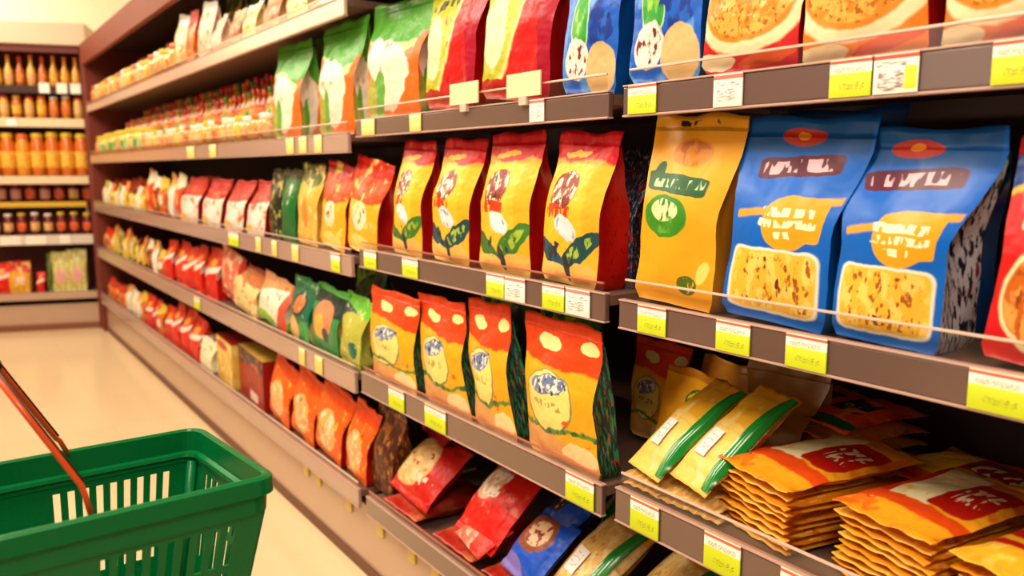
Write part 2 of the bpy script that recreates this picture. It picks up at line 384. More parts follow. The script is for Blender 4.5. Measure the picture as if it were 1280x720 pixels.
shelf(Y1a, Y1b, .232, .056, 'long far bay bottom shelf holding orange bags and red packs', (), .02, depth=.5, edge=SHEEN_TAUPE)
for px in (384, 399, 437, 476, 515, 545):       # tickets on the kick plate
    y = X(px, 212+.88*(px+80), .98).y
    link('kick_ticket', boxmesh('kick_ticket', [fb((.979, y-.02, .165), (.9835, y+.02, .205))]), TAGS['p'], fr)
# ================================================================== printed films
RED, DRED, ORG, YEL, LEM, GRN, DGRN, CRM, TAN = 'd81a10', '8e0d0c', 'f06014', 'f5b81c', 'ffd83a', '3f9a28', '0f6a2c', 'f7e8c4', 'e0ae6c'
def lettering(cx, cy, rx, ry, col, n=9, th=.47, st=.6, rot=0): return ('script', (n*1.7, th, st), col, ('box', cx, cy, rx, ry, rot))
def yellow_red(i):       # the four tall yellow bags with red tops
    return art('yellow snack film %d' % i, 'f8bf30', [
        ('right', .74, .05, .03, 5, 1, 'f6b424'), ('up', .76, .04, .02, 5, 0, 'f29a1c'), ('up', .82, -.03, .02, 7, i, 'cc0c1c'), ('tex', (6, .58), 'e83a3c', ('up', .84, 0, 0, 0, 0)), ('ell', .38, .85, .24, .022, .06, 'ecb82a'),
        ('ell', .36, .62, .26, .13, .05, '8e2d20'), ('tex', (14, .5), 'fff3d0', ('ell', .36, .62, .25, .125, .05)), ('tex', (11, .56), '3c2a20', ('ell', .4, .64, .2, .1, 0)),
        lettering(.33, .48, .25, .045, 'd23a1a', 8, .44, .5), ('ell', .5, .38, .2, .075, -.2, 'dfe6ee'), ('tex', (9, .55), '8fa0bb', ('ell', .5, .37, .18, .06, -.2)),
        ('ell', .72, .24, .34, .085, .35, '3f7a2c' if i % 2 == 0 else '1f4a50'), ('ell', .18, .2, .3, .075, -.25, '3c7430' if i % 2 == 0 else '28506a'),
        ('tex', (12, .5), 'a8c040', ('ell', .7, .24, .25, .05, .35)), ('tex', (10, .55), '16303a', ('ell', .3, .2, .4, .09, -.1)),
        ('ell', .25, .05, .32, .095, 0, 'f0c468'), ('ell', .78, .07, .26, .1, 0, 'e8b65a'), ('ell', .52, .12, .05, .1, .3, '1d2f33')], seed=i*2.3, warp=.014)
GR = plain('red side film', 'b8120e', .3, coat=.3, bump=.3, bscale=25, mott=.7, c2='8a0c0a', mscale=10)
GDB = art('dark blue patterned side film', '1c2c48', [('tex', (24, .55), '9c9ab0', ('all',)), ('tex', (9, .58), 'a8281e', ('all',))], bump=.3)
GRS = art('red side film with grain picture', 'b3140f', [('tex', (18, .6), '7a0a0a', ('all',))], bump=.3)
def ovals(i):            # orange topped bags with pale ovals and a cartoon label
    return art('orange and yellow oval film %d' % i, 'f2a81a', [
        ('up', .7, -.05, .02, 5, i, 'ea4310'), ('ell', .36, .83, .16, .05, -.1, 'f5e49a'), ('ell', .86, .85, .11, .05, 0, 'f5e49a'),
        ('ell', .42, .43, .37, .23, .1, '5f7a50'), ('ell', .42, .435, .35, .215, .1, 'f0dc7c'), ('ell', .42, .55, .26, .07, .15, '6f7fa8'), ('tex', (20, .5), 'f4ecd8', ('ell', .42, .55, .25, .06, .15)), ('tex', (17, .55), '27345e', ('ell', .46, .55, .26, .07, .15)),
        lettering(.42, .42, .22, .03, 'b59a4a', 12, .5, 1), ('band', .24, .02, .03, 6, i, .022, '5a8a30'), ('tex', (12, .5), '2c6030', ('band', .24, .02, .03, 6, i, .03)),
        ('up', .235, 0, .03, 6, i, 'f6b81e') if False else ('ell', .25, .1, .5, .12, 0, 'd99a5a'), ('ell', .78, .1, .22, .11, .1, 'f0cf98'), ('ell', .5, .02, .7, .06, 0, 'e3ad68'),
        ('tex', (8, .6), 'e2561a', ('ell', .8, .28, .2, .1, 0))], seed=i*1.9, warp=.016)
CART = art('cartoon patterned side film', '20302a', [('tex', (10, .5), '2c7a4a', ('all',)), ('tex', (13, .6), 'c8321e', ('all',)), ('tex', (8, .62), '27469a', ('all',))])
def greenorange(i):
    return art('green and orange film %d' % i, 'ee6a1a', [
        ('up', .64, -.16, .05, 5, i, 'f0c878'), ('up', .68, -.12, .05, 5, i, '3f9c2a'), ('tex', (5, .5), '8aa52c', ('up', .8, 0, 0, 0, 0)),
        ('ell', .42, .46, .44, .2, -.15, 'f4e2cc'), ('ell', .5, .33, .3, .28, .35, 'f4e2cc'), ('tex', (8, .56), 'e8a890', ('ell', .4, .5, .3, .12, 0)), ('tex', (15, .6), '8b8898', ('ell', .35, .6, .25, .05, 0)),
        ('right', .8, .15, 0, 0, 0, 'ee6a1a'), ('up', .76, -.14, .05, 5, i, '4c9c2a'), ('ell', .28, .18, .13, .24, -.3, '5fa63a'), ('ell', .12, .16, .12, .2, 0, 'a9a640'), ('ell', .2, .6, .12, .1, 0, 'f6efe2')], seed=i*1.7, warp=.02)
def redlime(i):
    return art('red and lime film %d' % i, 'd01c1c', [
        ('right', .78, -.55, 0, 0, 0, 'd01c1c'), ('box', .1, .7, 0.01, .01, 0, 'd01c1c')]+[
        ('ell', .1, .6, .5, .62, -.4, 'f5dc8a'), ('ell', .08, .62, .48, .6, -.4, 'b9b928'), ('ell', .18, .42, .2, .24, -.4, 'e4e2b4'), ('right', .86, -.1, 0, 0, 0, 'a80c2c'), ('up', .93, 0, 0, 0, 0, 'c8181a'),
        lettering(.3, .72, .26, .035, '4a4a18', 9, .48, .6, .1), ('tex', (7, .6), 'a8121a', ('right', .55, -.3, 0, 0, 0)), ('up', .9, .2, 0, 0, 0, 'd81a10'),
        ('ell', .3, .05, .5, .08, 0, 'b3281c')], seed=i*3.3, warp=.015)
def bluegreen(i):
    return art('blue film with green emblem %d' % i, '1c60d0', [
        ('tex', (4, .52), '4f96e2', ('all',)), ('box', .42, .74, .32, .1, .08, 'b02430'), lettering(.42, .77, .27, .03, 'f2c8c0', 12, .47, .8, .08), lettering(.42, .71, .25, .025, 'f2c8c0', 14, .5, .8, .08),
        ('ell', .36, .42, .21, .19, 0, 'bcd6b0'), ('ell', .36, .42, .19, .17, 0, '35a03a'), ('tex', (8, .52), '8ccb3c', ('ell', .36, .4, .15, .12, 0)),
        ('ell', .3, .2, .24, .13, .1, 'ece4dc'), ('tex', (14, .53), '7a3030', ('ell', .3, .2, .2, .1, .1)),
        ('tex', (8, .5), '1c3c9a', ('ell', .72, .4, .3, .14, .3)), ('ell', .74, .14, .26, .17, 0, 'e2b980')], seed=i*1.1, warp=.012)
def cookie(i, body):
    return art('biscuit film %d' % i, body, [
        ('ell', .5, .5, .6, .38, .12, 'f3dcae'), ('ell', .48, .52, .5, .31, .12, 'd98a28'), ('tex', (7, .45), 'eab04e', ('ell', .48, .54, .47, .28, .12)), ('tex', (22, .55), 'b5651a', ('ell', .48, .52, .47, .28, .12)),
        ('tex', (12, .62), 'f8dc98', ('ell', .5, .56, .4, .2, .12)), ('ell', .3, .82, .3, .07, .2, '7a1c14'), ('ell', .7, .1, .3, .05, .2, 'd4501c'), ('ell', .15, .08, .25, .07, 0, 'e8cda4')], seed=i*2.7, warp=.012)
PASTA_LAYERS = lambda s: [
    ('up', .82, 0, .0, 0, 0, '0a55a4'), ('ell', .5, .905, .17, .045, 0, 'c0301c'), ('ell', .5, .91, .05, .02, 0, 'f08a1c'),
    ('box', .52, .765, .34, .05, .05, '5a1c34'), lettering(.52, .765, .29, .03, 'e2b8c4', 10, .46, .6, .05),
    ('ell', .6, .5, .26, .135, 0, 'f2a51e'), ('box', .74, .52, .17, .11, 0, 'f2a51e'), ('band', .505, .12, 0, 0, 0, .024, 'f2a51e'), ('right', .97, 0, 0, 0, 0, '0a63cc'), ('box', .03, .51, .035, .06, 0, '0a63cc'),
    lettering(.58, .55, .24, .022, 'fff2cc', 11, .44, .7), lettering(.58, .495, .28, .02, 'fff2cc', 12, .44, .7), lettering(.58, .44, .12, .018, 'fff2cc', 12, .46, .7),
    ('box', .49, .21, .455, .165, 0, 'f6efda'), ('box', .49, .21, .43, .15, 0, 'f0bc3c'), ('tex', (9, .5), 'f8d468', ('box', .49, .21, .42, .145, 0)), ('tex', (17, .57), 'a8581a', ('box', .49, .21, .4, .135, 0)), ('tex', (13, .61), '7a2410', ('box', .49, .21, .38, .12, 0))]
def pasta(i): return art('blue pasta film %d' % i, '0a63cc', PASTA_LAYERS(i), seed=i*4.1, warp=.006, bump=.18)
SILV = art('silver side with dark pattern', 'b6b8c2', [('tex', (14, .5), '20222c', ('all',)), ('tex', (9, .6), '7c2f38', ('all',))], rough=.25)
BLUE = plain('plain blue film', '0a55a8', .3, coat=.3, bump=.2, bscale=20)
REDNUT = art('red film with nut picture', 'd0181c', [
    ('up', .72, .25, 0, 0, 0, 'f2b21e'), ('up', .75, .25, 0, 0, 0, '173f8c'), ('up', .9, .1, 0, 0, 0, 'b01420'), ('ell', .5, .84, .2, .05, 0, '2a5a3c'),
    ('ell', .5, .3, .44, .25, 0, 'f0dca8'), ('ell', .5, .3, .4, .22, 0, 'c8641c'), ('tex', (9, .48), 'eda050', ('ell', .5, .3, .39, .21, 0)), ('tex', (14, .6), '8e3c10', ('ell', .5, .3, .38, .2, 0)), lettering(.5, .62, .35, .03, 'f2d8c0', 9, .47, .6)], seed=2)
GOLD = art('golden film with green crest', 'f3a81e', [
    ('band', .93, 0, 0, 0, 0, .006, '7a4408'), ('script', (13, .48, 1), '3a2408', ('box', .5, .955, .22, .018, 0)), ('ell', .5, .8, .22, .075, 0, 'e48c18'), ('tex', (12, .52), 'c66c10', ('ell', .5, .8, .2, .065, 0)),
    ('box', .42, .64, .4, .05, -.04, '17562a'), ('ell', .16, .69, .1, .05, .5, '17562a'), lettering(.45, .64, .33, .024, 'b8d49a', 11, .5, .6),
    ('ell', .36, .47, .32, .115, 0, '3c8a24'), ('ell', .36, .5, .2, .06, 0, 'dfe8b0'), ('tex', (14, .52), '2c7a24', ('ell', .36, .5, .2, .06, 0)), ('tex', (7, .55), '60a838', ('ell', .36, .43, .26, .05, 0)),
    ('ell', .68, .12, .12, .055, 0, '556a20'), ('tex', (16, .55), 'e0b83a', ('ell', .68, .12, .1, .045, 0)), ('ell', .86, .2, .09, .05, .6, 'f8d870')], seed=1.2, warp=.006, bump=.2)
GOLDS = plain('golden side film', 'd8860f', .35, bump=.3, bscale=25)
ORRED = lambda i: art('orange red film %d' % i, 'f6b02a', [('up', .5, .1, .03, 5, i, 'ee4a14'), ('up', .82, 0, .02, 6, i, 'cf1a10'), ('ell', .45, .4, .25, .16, 0, 'f6e4c0'), ('tex', (12, .52), '8a4a38', ('ell', .45, .42, .2, .1, 0)), ('ell', .5, .1, .4, .1, 0, 'f4d470'), ('tex', (6, .58), 'f8cf6a', ('all',))], seed=i*1.3)
REDWHITE = lambda i: art('red and white film %d' % i, 'f0dfd0', [('up', .56, .06, .02, 5, i, 'c80c10'), ('tex', (6, .56), 'e86a40', ('up', .0, 0, 0, 0, 0)), ('ell', .55, .32, .28, .14, .2, 'fbf4ec'), lettering(.5, .52, .3, .05, 'e8603c', 7, .5, .6), ('up', .78, .0, .03, 4, i, 'b80f16'), ('ell', .2, .12, .2, .08, 0, 'f2c020')], seed=i*2.1)
# ================================================================== products
def std(kind, nm, mat, pl, pr_, zb, top, inset=.035, d=.07, label='', cat='bag', group=None, yaw=0, lean=0, roll=0, side=None, hmul=1, **kw):
    """stand a bag between two picture columns on a shelf of height zb; top = picture row of its top edge (or height in m if < 1)"""
    x = D+inset; ya, yb = Yat(pl, x, zb+.03), Yat(pr_, x, zb+.03); w = ya-yb; cy = (ya+yb)/2
    h = top if 0 < top < 1 else (Zat(top, x+d*.3, cy)-zb)
    h *= hmul
    r = gbag(nm, w, h, d, mat, side, **kw) if kind == 'g' else pillow(nm, w, h, d, mat, **kw)
    place(r, x+d/2, cy, zb+.001+w*.42*math.sin(R(abs(roll)))+d*.4*math.sin(R(abs(lean))), yaw, lean, roll)
    return tag(r, label, cat, group)
ZC3, ZB3, ZD3, ZE = .966+.047, 1.328+.047, .611+.059, .232+.053
ZC2, ZB2, ZD2 = .969+.049, 1.328+.042, .603+.057
ZA1, ZB1, ZC1, ZD1 = 1.66+.047, 1.288+.052, .935+.055, .588+.057
# --- nearest bay, middle shelf
std('g', 'snack_bag', GOLD, 797, 893, ZC3, 146, .03, .075, 'golden yellow bag with green name band and round green crest, left of the blue bags', side=GOLDS, roll=2.5, flare=.2, seed=3, seal=.085)
std('g', 'pasta_bag', pasta(1), 906, 1034, ZC3, 150, .03, .075, 'blue pasta bag with orange spoon shape standing right of the golden bag', side=BLUE, roll=3, flare=.3, seed=5, seal=.1)
std('g', 'pasta_bag', pasta(2), 1040, 1178, ZC3, 163, .03, .08, 'blue pasta bag with silver patterned side, between another blue bag and the red nut bag', side=SILV, roll=2, flare=.4, seed=8, seal=.1)
std('g', 'pasta_bag', BLUE, 950, 1085, ZC3, .315, .13, .06, 'blue bag behind the front two, only its plain top edge showing', roll=0, flare=.35, seed=11)
std('g', 'pasta_bag', BLUE, 1105, 1215, ZC3, .25, .14, .06, 'dark blue bag hidden behind the silver sided pasta bag', flare=.3, seed=12)
std('g', 'nut_bag', REDNUT, 1225, 1378, ZC3, 180, .03, .08, 'red nut bag with blue and yellow top band at the right edge of the photo', side=GR, roll=6, flare=.2, seed=14)
# --- nearest bay, top shelf
std('g', 'snack_bag', bluegreen(2), 788, 876, ZB3, .3, .03, .07, 'blue bag with green emblem, first on the nearest shelf beside the gap', roll=3, seed=21, side=BLUE)
std('g', 'biscuit_bag', cookie(1, 'c81c1c'), 878, 1000, ZB3, .19, .03, .07, 'red bag with one large biscuit picture and white ribbon, right of the blue bag', roll=4, seed=22, side=GR)
std('g', 'biscuit_bag', cookie(2, 'ea7a1c'), 1004, 1165, ZB3, .19, .03, .07, 'orange bag with a large round biscuit, above the two blue pasta bags', roll=0, seed=23, side=GR)
std('g', 'biscuit_bag', cookie(3, 'e0701c'), 1178, 1340, ZB3, .19, .03, .07, 'orange biscuit bag cut off by the top right corner of the photo', roll=0, seed=24, side=GR)
# --- middle bay, top shelf
std('g', 'snack_bag', greenorange(3), 460, 527, ZB2, .3, .04, .07, 'green topped bag with orange corner at the far end of the middle bay', roll=2, seed=31)
std('g', 'snack_bag', redlime(1), 533, 594, ZB2, .33, .04, .07, 'narrow red and lime bag next to the green topped bag', roll=5, seed=32, side=GR)
std('g', 'snack_bag', redlime(2), 603, 688, ZB2, .33, .04, .08, 'wide red and lime bag next to the blue bag', roll=6, seed=33, side=GR)
std('g', 'snack_bag', bluegreen(1), 703, 770, ZB2, .3, .03, .07, 'blue bag with green emblem at the near end of the middle bay', roll=5, seed=34, side=BLUE)
# --- middle bay: four yellow bags
for i, (a, b_, t, lab) in enumerate([(492, 528, 178, 'yellow bag with crimson top, farthest and narrowest of the four in a row'), (541, 588, 176, 'yellow bag with crimson top, second farthest of the four in a row'),
                             (601, 664, 166, 'yellow bag with crimson top, second nearest of the four in a row, folded top'), (678, 748, 168, 'yellow bag with crimson top, nearest and widest of the four, beside the gap')]):
    std('g', 'snack_bag', yellow_red(i), a, b_, ZC2, t, .018, .07, lab, side=(GRS if i in (0, 3) else GR), group='four yellow bags with crimson tops', roll=3 if i != 2 else 0, seed=40+i*3, flare=.06, bulge=.018)
std('g', 'snack_bag', GDB, 768, 792, ZC2, .26, .1, .08, 'dark bag with picture side behind the nearest yellow bag, in the gap', seed=55)
# --- middle bay: orange topped bags with ovals
for i, (a, b_, t, lab, rl) in enumerate([(466, 527, 368, 'orange topped bag with pale oval, farthest left of the front row', -9), (534, 593, 378, 'orange topped bag tilted between the farthest and the middle one', -15),
                             (598, 651, 384, 'orange topped bag in the middle of the row, half hidden by the widest one', -15), (660, 755, 405, 'widest orange topped bag with round cartoon label, nearest the gap', -7)]):
    std('g', 'snack_bag', ovals(i), a, b_, ZD2, t, .016, .045, lab, side=CART, group='orange topped bags with pale ovals', shear=rl*.019, lean=0, yaw=-2, seed=60+i*4, flare=.16, bulge=.018)
LIMEDK = art('lime and black film', '1a1e14', [('up', .7, .3, .03, 5, 0, 'a8d21c'), ('tex', (6, .5), '2f7a2c', ('all',))])
for i, (px, w_, lab) in enumerate([(470, .2, 'lime and black bag behind the farthest orange topped bag'), (640, .2, 'lime and black bag behind the middle orange topped bags'), (720, .17, 'dark lime edged bag behind the widest orange topped bag')]):
    x = D+.2; y = Yat(px, x, .85); place(tag(gbag('snack_bag', w_, .27, .06, LIMEDK, seed=80+i), lab, 'bag'), x, y, ZD2+.001, 0, 0, -5)
# --- far bay: green and orange bags on the bottle shelf
std('g', 'snack_bag', greenorange(0), 343, 378, ZB1, 55, .04, .07, 'small green topped bag beside the rows of bottles', roll=2, seed=90)
std('g', 'snack_bag', greenorange(1), 386, 411, ZB1, 45, .13, .06, 'green topped bag half hidden between two others on the bottle shelf', roll=2, seed=91)
std('g', 'snack_bag', greenorange(2), 400, 445, ZB1, 28, .04, .07, 'taller green topped bag at the near end of the bottle shelf', roll=1, seed=92)
# ticket holders standing on the top shelf edges
HOLD = plain('cream card', 'efdfae', .5)
for px0, px1, z0, h, lab in [(563, 598, 1.376, .05, 'cream ticket holder clipped in front of the narrow red and lime bag'), (634, 676, 1.376, .05, 'cream ticket holder clipped in front of the wide red and lime bag')]:
    ya, yb = Yat(px0, D-.006, z0), Yat(px1, D-.006, z0); t = empty('ticket_holder', (D-.006, (ya+yb)/2, z0))
    part(t, 'card', [((-.002, -(ya-yb)/2, .004), (.002, (ya-yb)/2, h))], HOLD, .0008); part(t, 'clip', [((-.004, -.012, -.012), (.006, .012, .006))], RIM, .001); tag(t, lab, 'sign')
# --- far bay, middle shelf (near end): bags
std('g', 'snack_bag', ORRED(1), 436, 472, ZC1, 204, .03, .06, 'orange red bag with a yellow foot, nearest on the far bay middle shelf', roll=8, seed=101, side=GR)
std('g', 'snack_bag', ORRED(2), 402, 432, ZC1, 208, .03, .06, 'orange red bag second from the near end of the far bay middle shelf', roll=8, seed=102, side=GR)
GG = art('gold film with green top', 'e2b048', [('up', .72, 0, .04, 8, 0, '5c6a22'), ('tex', (6, .55), 'f2d484', ('all',)), ('ell', .5, .4, .2, .2, 0, 'e88c3a')])
DG = art('deep green film', '1e6a30', [('tex', (6, .58), 'd8e0c8', ('ell', .5, .6, .3, .2, 0)), ('up', .85, 0, 0, 0, 0, '3a3a18')])
BK = art('black and gold film', '262a18', [('tex', (7, .55), 'c8b060', ('all',))])
std('g', 'snack_bag', GG, 374, 398, ZC1, 206, .035, .05, 'golden pouch with olive top left of the orange red bags', roll=3, seed=103)
std('g', 'snack_bag', DG, 354, 371, ZC1, 212, .035, .05, 'deep green narrow pouch left of the golden pouch', roll=2, seed=104)
std('g', 'snack_bag', BK, 338, 352, ZC1, 212, .04, .05, 'black and gold narrow pouch beside the red and white bags', roll=2, seed=105)
for i, (a, b_, t) in enumerate([(226, 248, 216), (253, 276, 218), (281, 303, 220), (308, 331, 220), (240, 262, 214)]):
    labs = ['red topped white bag leaning right, farthest of the big ones', 'red topped white bag second farthest of the leaning big ones', 'red topped white bag in the middle of the leaning big ones', 'red topped white bag touching the black and gold pouch', 'red topped bag standing behind the farthest leaning white one']
    std('g', 'rice_bag', REDWHITE(i), a, b_, ZC1, t+6, .03 if i < 4 else .14, .07, labs[i], shear=.4, flare=.1, seed=110+i, side=GR, group='red topped white bags', nx=8, nz=10)
COLS = ['e8bc3c', 'f0e2c0', 'd8301c', 'e87824', 'c8c040', 'f4ead4', 'b82218', 'e8a050', 'efe6d8', 'd05a24', '7a1c14', 'f2d060']
FILM = [art('small film %d' % i, c, [('up', .62, .1, .04, 6, i, COLS[(i*5+3) % 12]), ('ell', .5, .4, .25, .15, 0, COLS[(i*7+5) % 12]), ('tex', (5, .57), COLS[(i*3+1) % 12], ('all',))], seed=i*1.7) for i, c in enumerate(COLS)]
random.seed(7)
ORD = ['first', 'second', 'third', 'fourth', 'fifth', 'sixth', 'seventh', 'eighth', 'ninth', 'tenth', 'eleventh', 'twelfth', 'thirteenth', 'fourteenth', 'fifteenth', 'sixteenth']
def rowof(pl, pr_, zb, wpx, hts, mats, label, group, inset=.035, d=.05, roll=(-4, 6), nm='snack_bag', kind='g', name_i=None, cat='bag'):
    """individual small bags filling a stretch of shelf seen between two picture columns"""
    ya, yb = min(6.72, Yat(pl, D+inset, zb)), Yat(pr_, D+inset, zb); n = max(1, int(abs(ya-yb)/wpx)); st = (ya-yb)/n
    for k in range(n):
        y = yb+st*(k+.5); h = random.uniform(*hts); w_ = st*.86; mm = mats[k % len(mats)] if name_i is None else mats[name_i]
        r = gbag(nm, w_, h, d, mm, seed=random.uniform(0, 90), nx=6, nz=8, flare=.15) if kind == 'g' else pillow(nm, w_, h, d, mm, seed=random.uniform(0, 90), nx=6, nz=8)
        rl = random.uniform(*roll); place(r, D+inset+d/2+random.uniform(0, .015), y, zb+.001+w_*.45*math.sin(R(abs(rl))), random.uniform(-5, 5), 0, rl)
        tag(r, label+(', %s from the far end' % ORD[n-1-k] if n > 1 and n < 16 and n-1-k else ', farthest of its row' if 1 < n < 16 else ''), cat, group)
rowof(128, 182, ZC1, .13, (.13, .17), [FILM[0], FILM[1], FILM[5], FILM[11]], 'small yellow and white pouch on the far middle shelf', 'yellow and white pouches at the far end of the middle shelf')
rowof(128, 182, ZC1, .15, (.17, .2), [FILM[3], FILM[7]], 'brown orange pouch behind the far yellow and white pouches', 'second row behind the yellow and white pouches', inset=.12)
rowof(182, 226, ZC1, .16, (.19, .24), [FILM[2], FILM[8], FILM[9], FILM[10]], 'pouch before the leaning red topped white bags', 'pouches before the leaning red and white bags', roll=(4, 12))
# --- far bay lower shelf
def rd(i): return art('bright red film %d' % i, 'd8190f', [('tex', (5, .56), 'ef5a3a', ('all',)), ('band', .45, .2, .03, 5, i, .07, 'f4d8c8'), ('ell', .5, .72, .2, .08, 0, 'f0a030')], seed=i*1.5)
RDS = [rd(i) for i in range(4)]
rowof(122, 140, ZD1, .2, (.15, .18), [FILM[7]], 'tan packet in the far corner of the lower shelf', 'tan packets at the far end of the lower shelf')
rowof(140, 182, ZD1, .15, (.15, .2), [FILM[0], FILM[11], FILM[4]], 'yellow packet on the far part of the lower shelf', 'yellow packets near the far end of the lower shelf', roll=(-12, -4))
rowof(182, 206, ZD1, .15, (.13, .19), [FILM[9], FILM[8], FILM[10]], 'brown or white packet left of the bright red packs', 'mixed packets left of the red packs')
rowof(206, 270, ZD1, .17, (.2, .24), RDS, 'bright red pack with white stripe, lower shelf', 'bright red packs on the far bay lower shelf', d=.08, roll=(-6, 2))
PINK = art('rosy film', 'd86a50', [('tex', (6, .52), 'f2c4a0', ('all',)), ('band', .1, 0, 0, 0, 0, .05, 'b82018'), ('right', .85, 0, 0, 0, 0, 'b42418')])
std('p', 'snack_packet', PINK, 272, 300, ZD1, 318, .04, .05, 'tall rosy packet leaning right beside the bright red packs', 'packet', roll=9, seed=130, nx=8, nz=10)
TANO = art('tan and orange film', 'e6cf8e', [('up', .66, 0, .03, 6, 0, 'b06a3c'), ('tex', (7, .55), 'e0642a', ('up', .0, 0, 0, 0, 0)), ('up', .9, 0, 0, 0, 0, '8c2a18')])
std('g', 'snack_bag', TANO, 293, 322, ZD1, 335, .04, .07, 'tan and orange bag right of the tall rosy packet', roll=6, seed=131)
WGR = art('white green and red film', 'ece6cc', [('up', .6, .3, .02, 5, 0, 'dfa06a'), ('ell', .3, .12, .35, .14, 0, '8cc63a'), ('right', .68, .2, .03, 5, 0, 'd2503a'), ('tex', (8, .6), 'c83a20', ('all',))])
std('g', 'snack_bag', WGR, 325, 358, ZD1, 352, .04, .07, 'white bag with a bright green foot and red side, left of the green pouches', roll=6, seed=132)
def gcirc(i): return art('dark green film with circle %d' % i, '1d6a4c', [('up', .82, .1, .04, 6, i, '2a8a50'), ('ell', .5, .6, .3, .2, 0, '12403c'), ('ell', .5, .6, .2, .14, 0, 'e8703a'), ('up', .0, 0, 0, 0, 0, '1d6a4c') if False else ('ell', .3, .2, .3, .2, 0, 'f0b878'), ('ell', .8, .18, .25, .2, 0, '3da04a'), ('tex', (6, .62), 'e6e8c8', ('all',))], seed=i)
std('g', 'snack_bag', gcirc(0), 364, 388, ZD1, 350, .035, .06, 'dark green pouch with orange disc, farthest of the green pouches', roll=4, seed=133)
OCIR = art('orange disc on green film', '3e8a4a', [('up', .7, -.1, .03, 6, 0, '183430'), ('ell', .45, .5, .36, .3, 0, 'e8855a'), ('ell', .4, .4, .2, .2, 0, 'd8b048'), ('ell', .62, .3, .12, .12, .4, '3a3a4c'), ('up', .9, 0, 0, 0, 0, '52b848')])
std('g', 'snack_bag', OCIR, 391, 424, ZD1, 362, .035, .06, 'green pouch with a wide salmon disc, middle of the green pouches', roll=4, seed=134)
YG = art('lime and teal film', 'b8b848', [('up', .65, .2, .03, 6, 0, '244048'), ('ell', .7, .25, .2, .13, 0, '1c6a5c'), ('up', .86, -.15, 0, 0, 0, '6cc83c'), ('tex', (7, .6), 'e2dc98', ('all',))])
std('g', 'snack_bag', YG, 427, 452, ZD1, 372, .035, .06, 'lime and teal pouch at the near end of the far bay lower shelf', roll=4, seed=135)
# --- far bay bottom shelf
rowof(130, 156, ZE, .17, (.12, .15), [FILM[3], FILM[7]], 'orange packet in the far corner of the bottom shelf', 'orange packets at the far end of the bottom shelf')
rowof(156, 176, ZE, .16, (.15, .18), [FILM[8], FILM[1]], 'tan packet on the bottom shelf', 'tan packets on the bottom shelf')
rowof(176, 214, ZE, .15, (.17, .21), [RDS[0], FILM[9], RDS[2]], 'red and orange packet on the far bottom shelf', 'red and orange packets on the far bottom shelf')
rowof(214, 250, ZE, .17, (.2, .24), RDS, 'large bright red pack on the bottom shelf', 'large red packs on the bottom shelf', d=.09)
FLW = art('white flowered film', 'efe4c4', [('tex', (7, .55), 'a8b860', ('all',)), ('tex', (12, .62), 'd87850', ('all',))])
std('g', 'snack_bag', FLW, 251, 266, ZE, .15, .03, .05, 'small white flowered packet just left of the dark red box', 'packet', seed=140)
# a carton: box with a printed front and a yellow side
def carton(nm, w_, h, d, fm, sm, tm):
    r = empty(nm)
    link('carton', boxmesh('carton', [((-w_/2, -d/2, 0), (w_/2, d/2, h))], .002), sm, r)
    a, b_ = -w_/2+.002, w_/2-.002
    F = [[Vector((a, -d/2-.0012, .002)), Vector((b_, -d/2-.0012, .002))], [Vector((a, -d/2-.0012, h-.002)), Vector((b_, -d/2-.0012, h-.002))]]; u = [[(0, 0), (1, 0)], [(0, 1), (1, 1)]]
    Bq = [[p+Vector((0, .001, 0)) for p in rw] for rw in F]
    link('front_print', gridmesh([F, Bq], [u, u], 'front_print'), fm, r)
    bm = bmesh.new(); bx(bm, (-w_/2, -d/2, h+.0005), (w_/2, 0, h+.002)); bx(bm, (-w_/2, .001, h+.0005), (w_/2, d/2, h+.002)); link('lid_flap', fin(bm, 'lid_flap', False), tm, r)
    return r
CARD = plain('crimson card', '9a1210', .4, coat=.2)
CF = art('crimson carton print', '9c1412', [('up', .62, .15, .05, 5, 0, '2c2836'), ('tex', (7, .55), 'd05a2a', ('up', .62, .15, .05, 5, 0)), ('box', .62, .16, .16, .1, 0, 'e6cfc4')])
YCD = plain('mustard card', 'd8a838', .45, mott=.8, c2='e8d080', mscale=20)
ya, yb = Yat(296, D+.03, ZE), Yat(334, D+.03, ZE); c = carton('snack_box', ya-yb, .21, .13, CF, CARD, YCD); place(c, D+.1, (ya+yb)/2, ZE+.001, -4); tag(c, 'dark red carton with a small white patch on the bottom shelf', 'box')
CY = art('mustard carton print', 'dcae3e', [('tex', (6, .5), 'efd884', ('all',)), ('ell', .4, .85, .35, .1, 0, 'b8342a')])
ya, yb = Yat(269, D+.03, ZE), Yat(294, D+.03, ZE); c = carton('snack_box', ya-yb, .2, .13, CY, YCD, CARD); place(c, D+.1, (ya+yb)/2, ZE+.001, -4); tag(c, 'mustard yellow carton left of the dark red carton', 'box')
OB = lambda i: art('orange netted film %d' % i, 'e8601c', [('ell', .45, .38, .36, .3, 0, 'dfa868'), ('tex', (9, .52), 'f2d8a8', ('ell', .45, .38, .34, .28, 0)), ('tex', (7, .58), 'f0b030', ('all',)), ('tex', (12, .64), '7a3a1c', ('all',)), ('up', .78, 0, .02, 6, i, 'e2480f')], seed=i*2.2)
for i, (a, b_, t, lab) in enumerate([(338, 362, 455, 'orange bag with tan window, farthest of the four on the bottom shelf'), (366, 393, 470, 'orange bag with seed pattern, second farthest of the four on the bottom shelf'), (396, 428, 486, 'orange bag with clear tan window, second nearest of the four on the bottom shelf'), (433, 458, 508, 'orange bag with red side, nearest of the four on the bottom shelf')]):
    std('g', 'snack_bag', OB(i), a, b_, ZE, t, .03, .06, lab, roll=10, seed=150+i*2, side=GR, group='four orange bags on the bottom shelf', flare=.2)
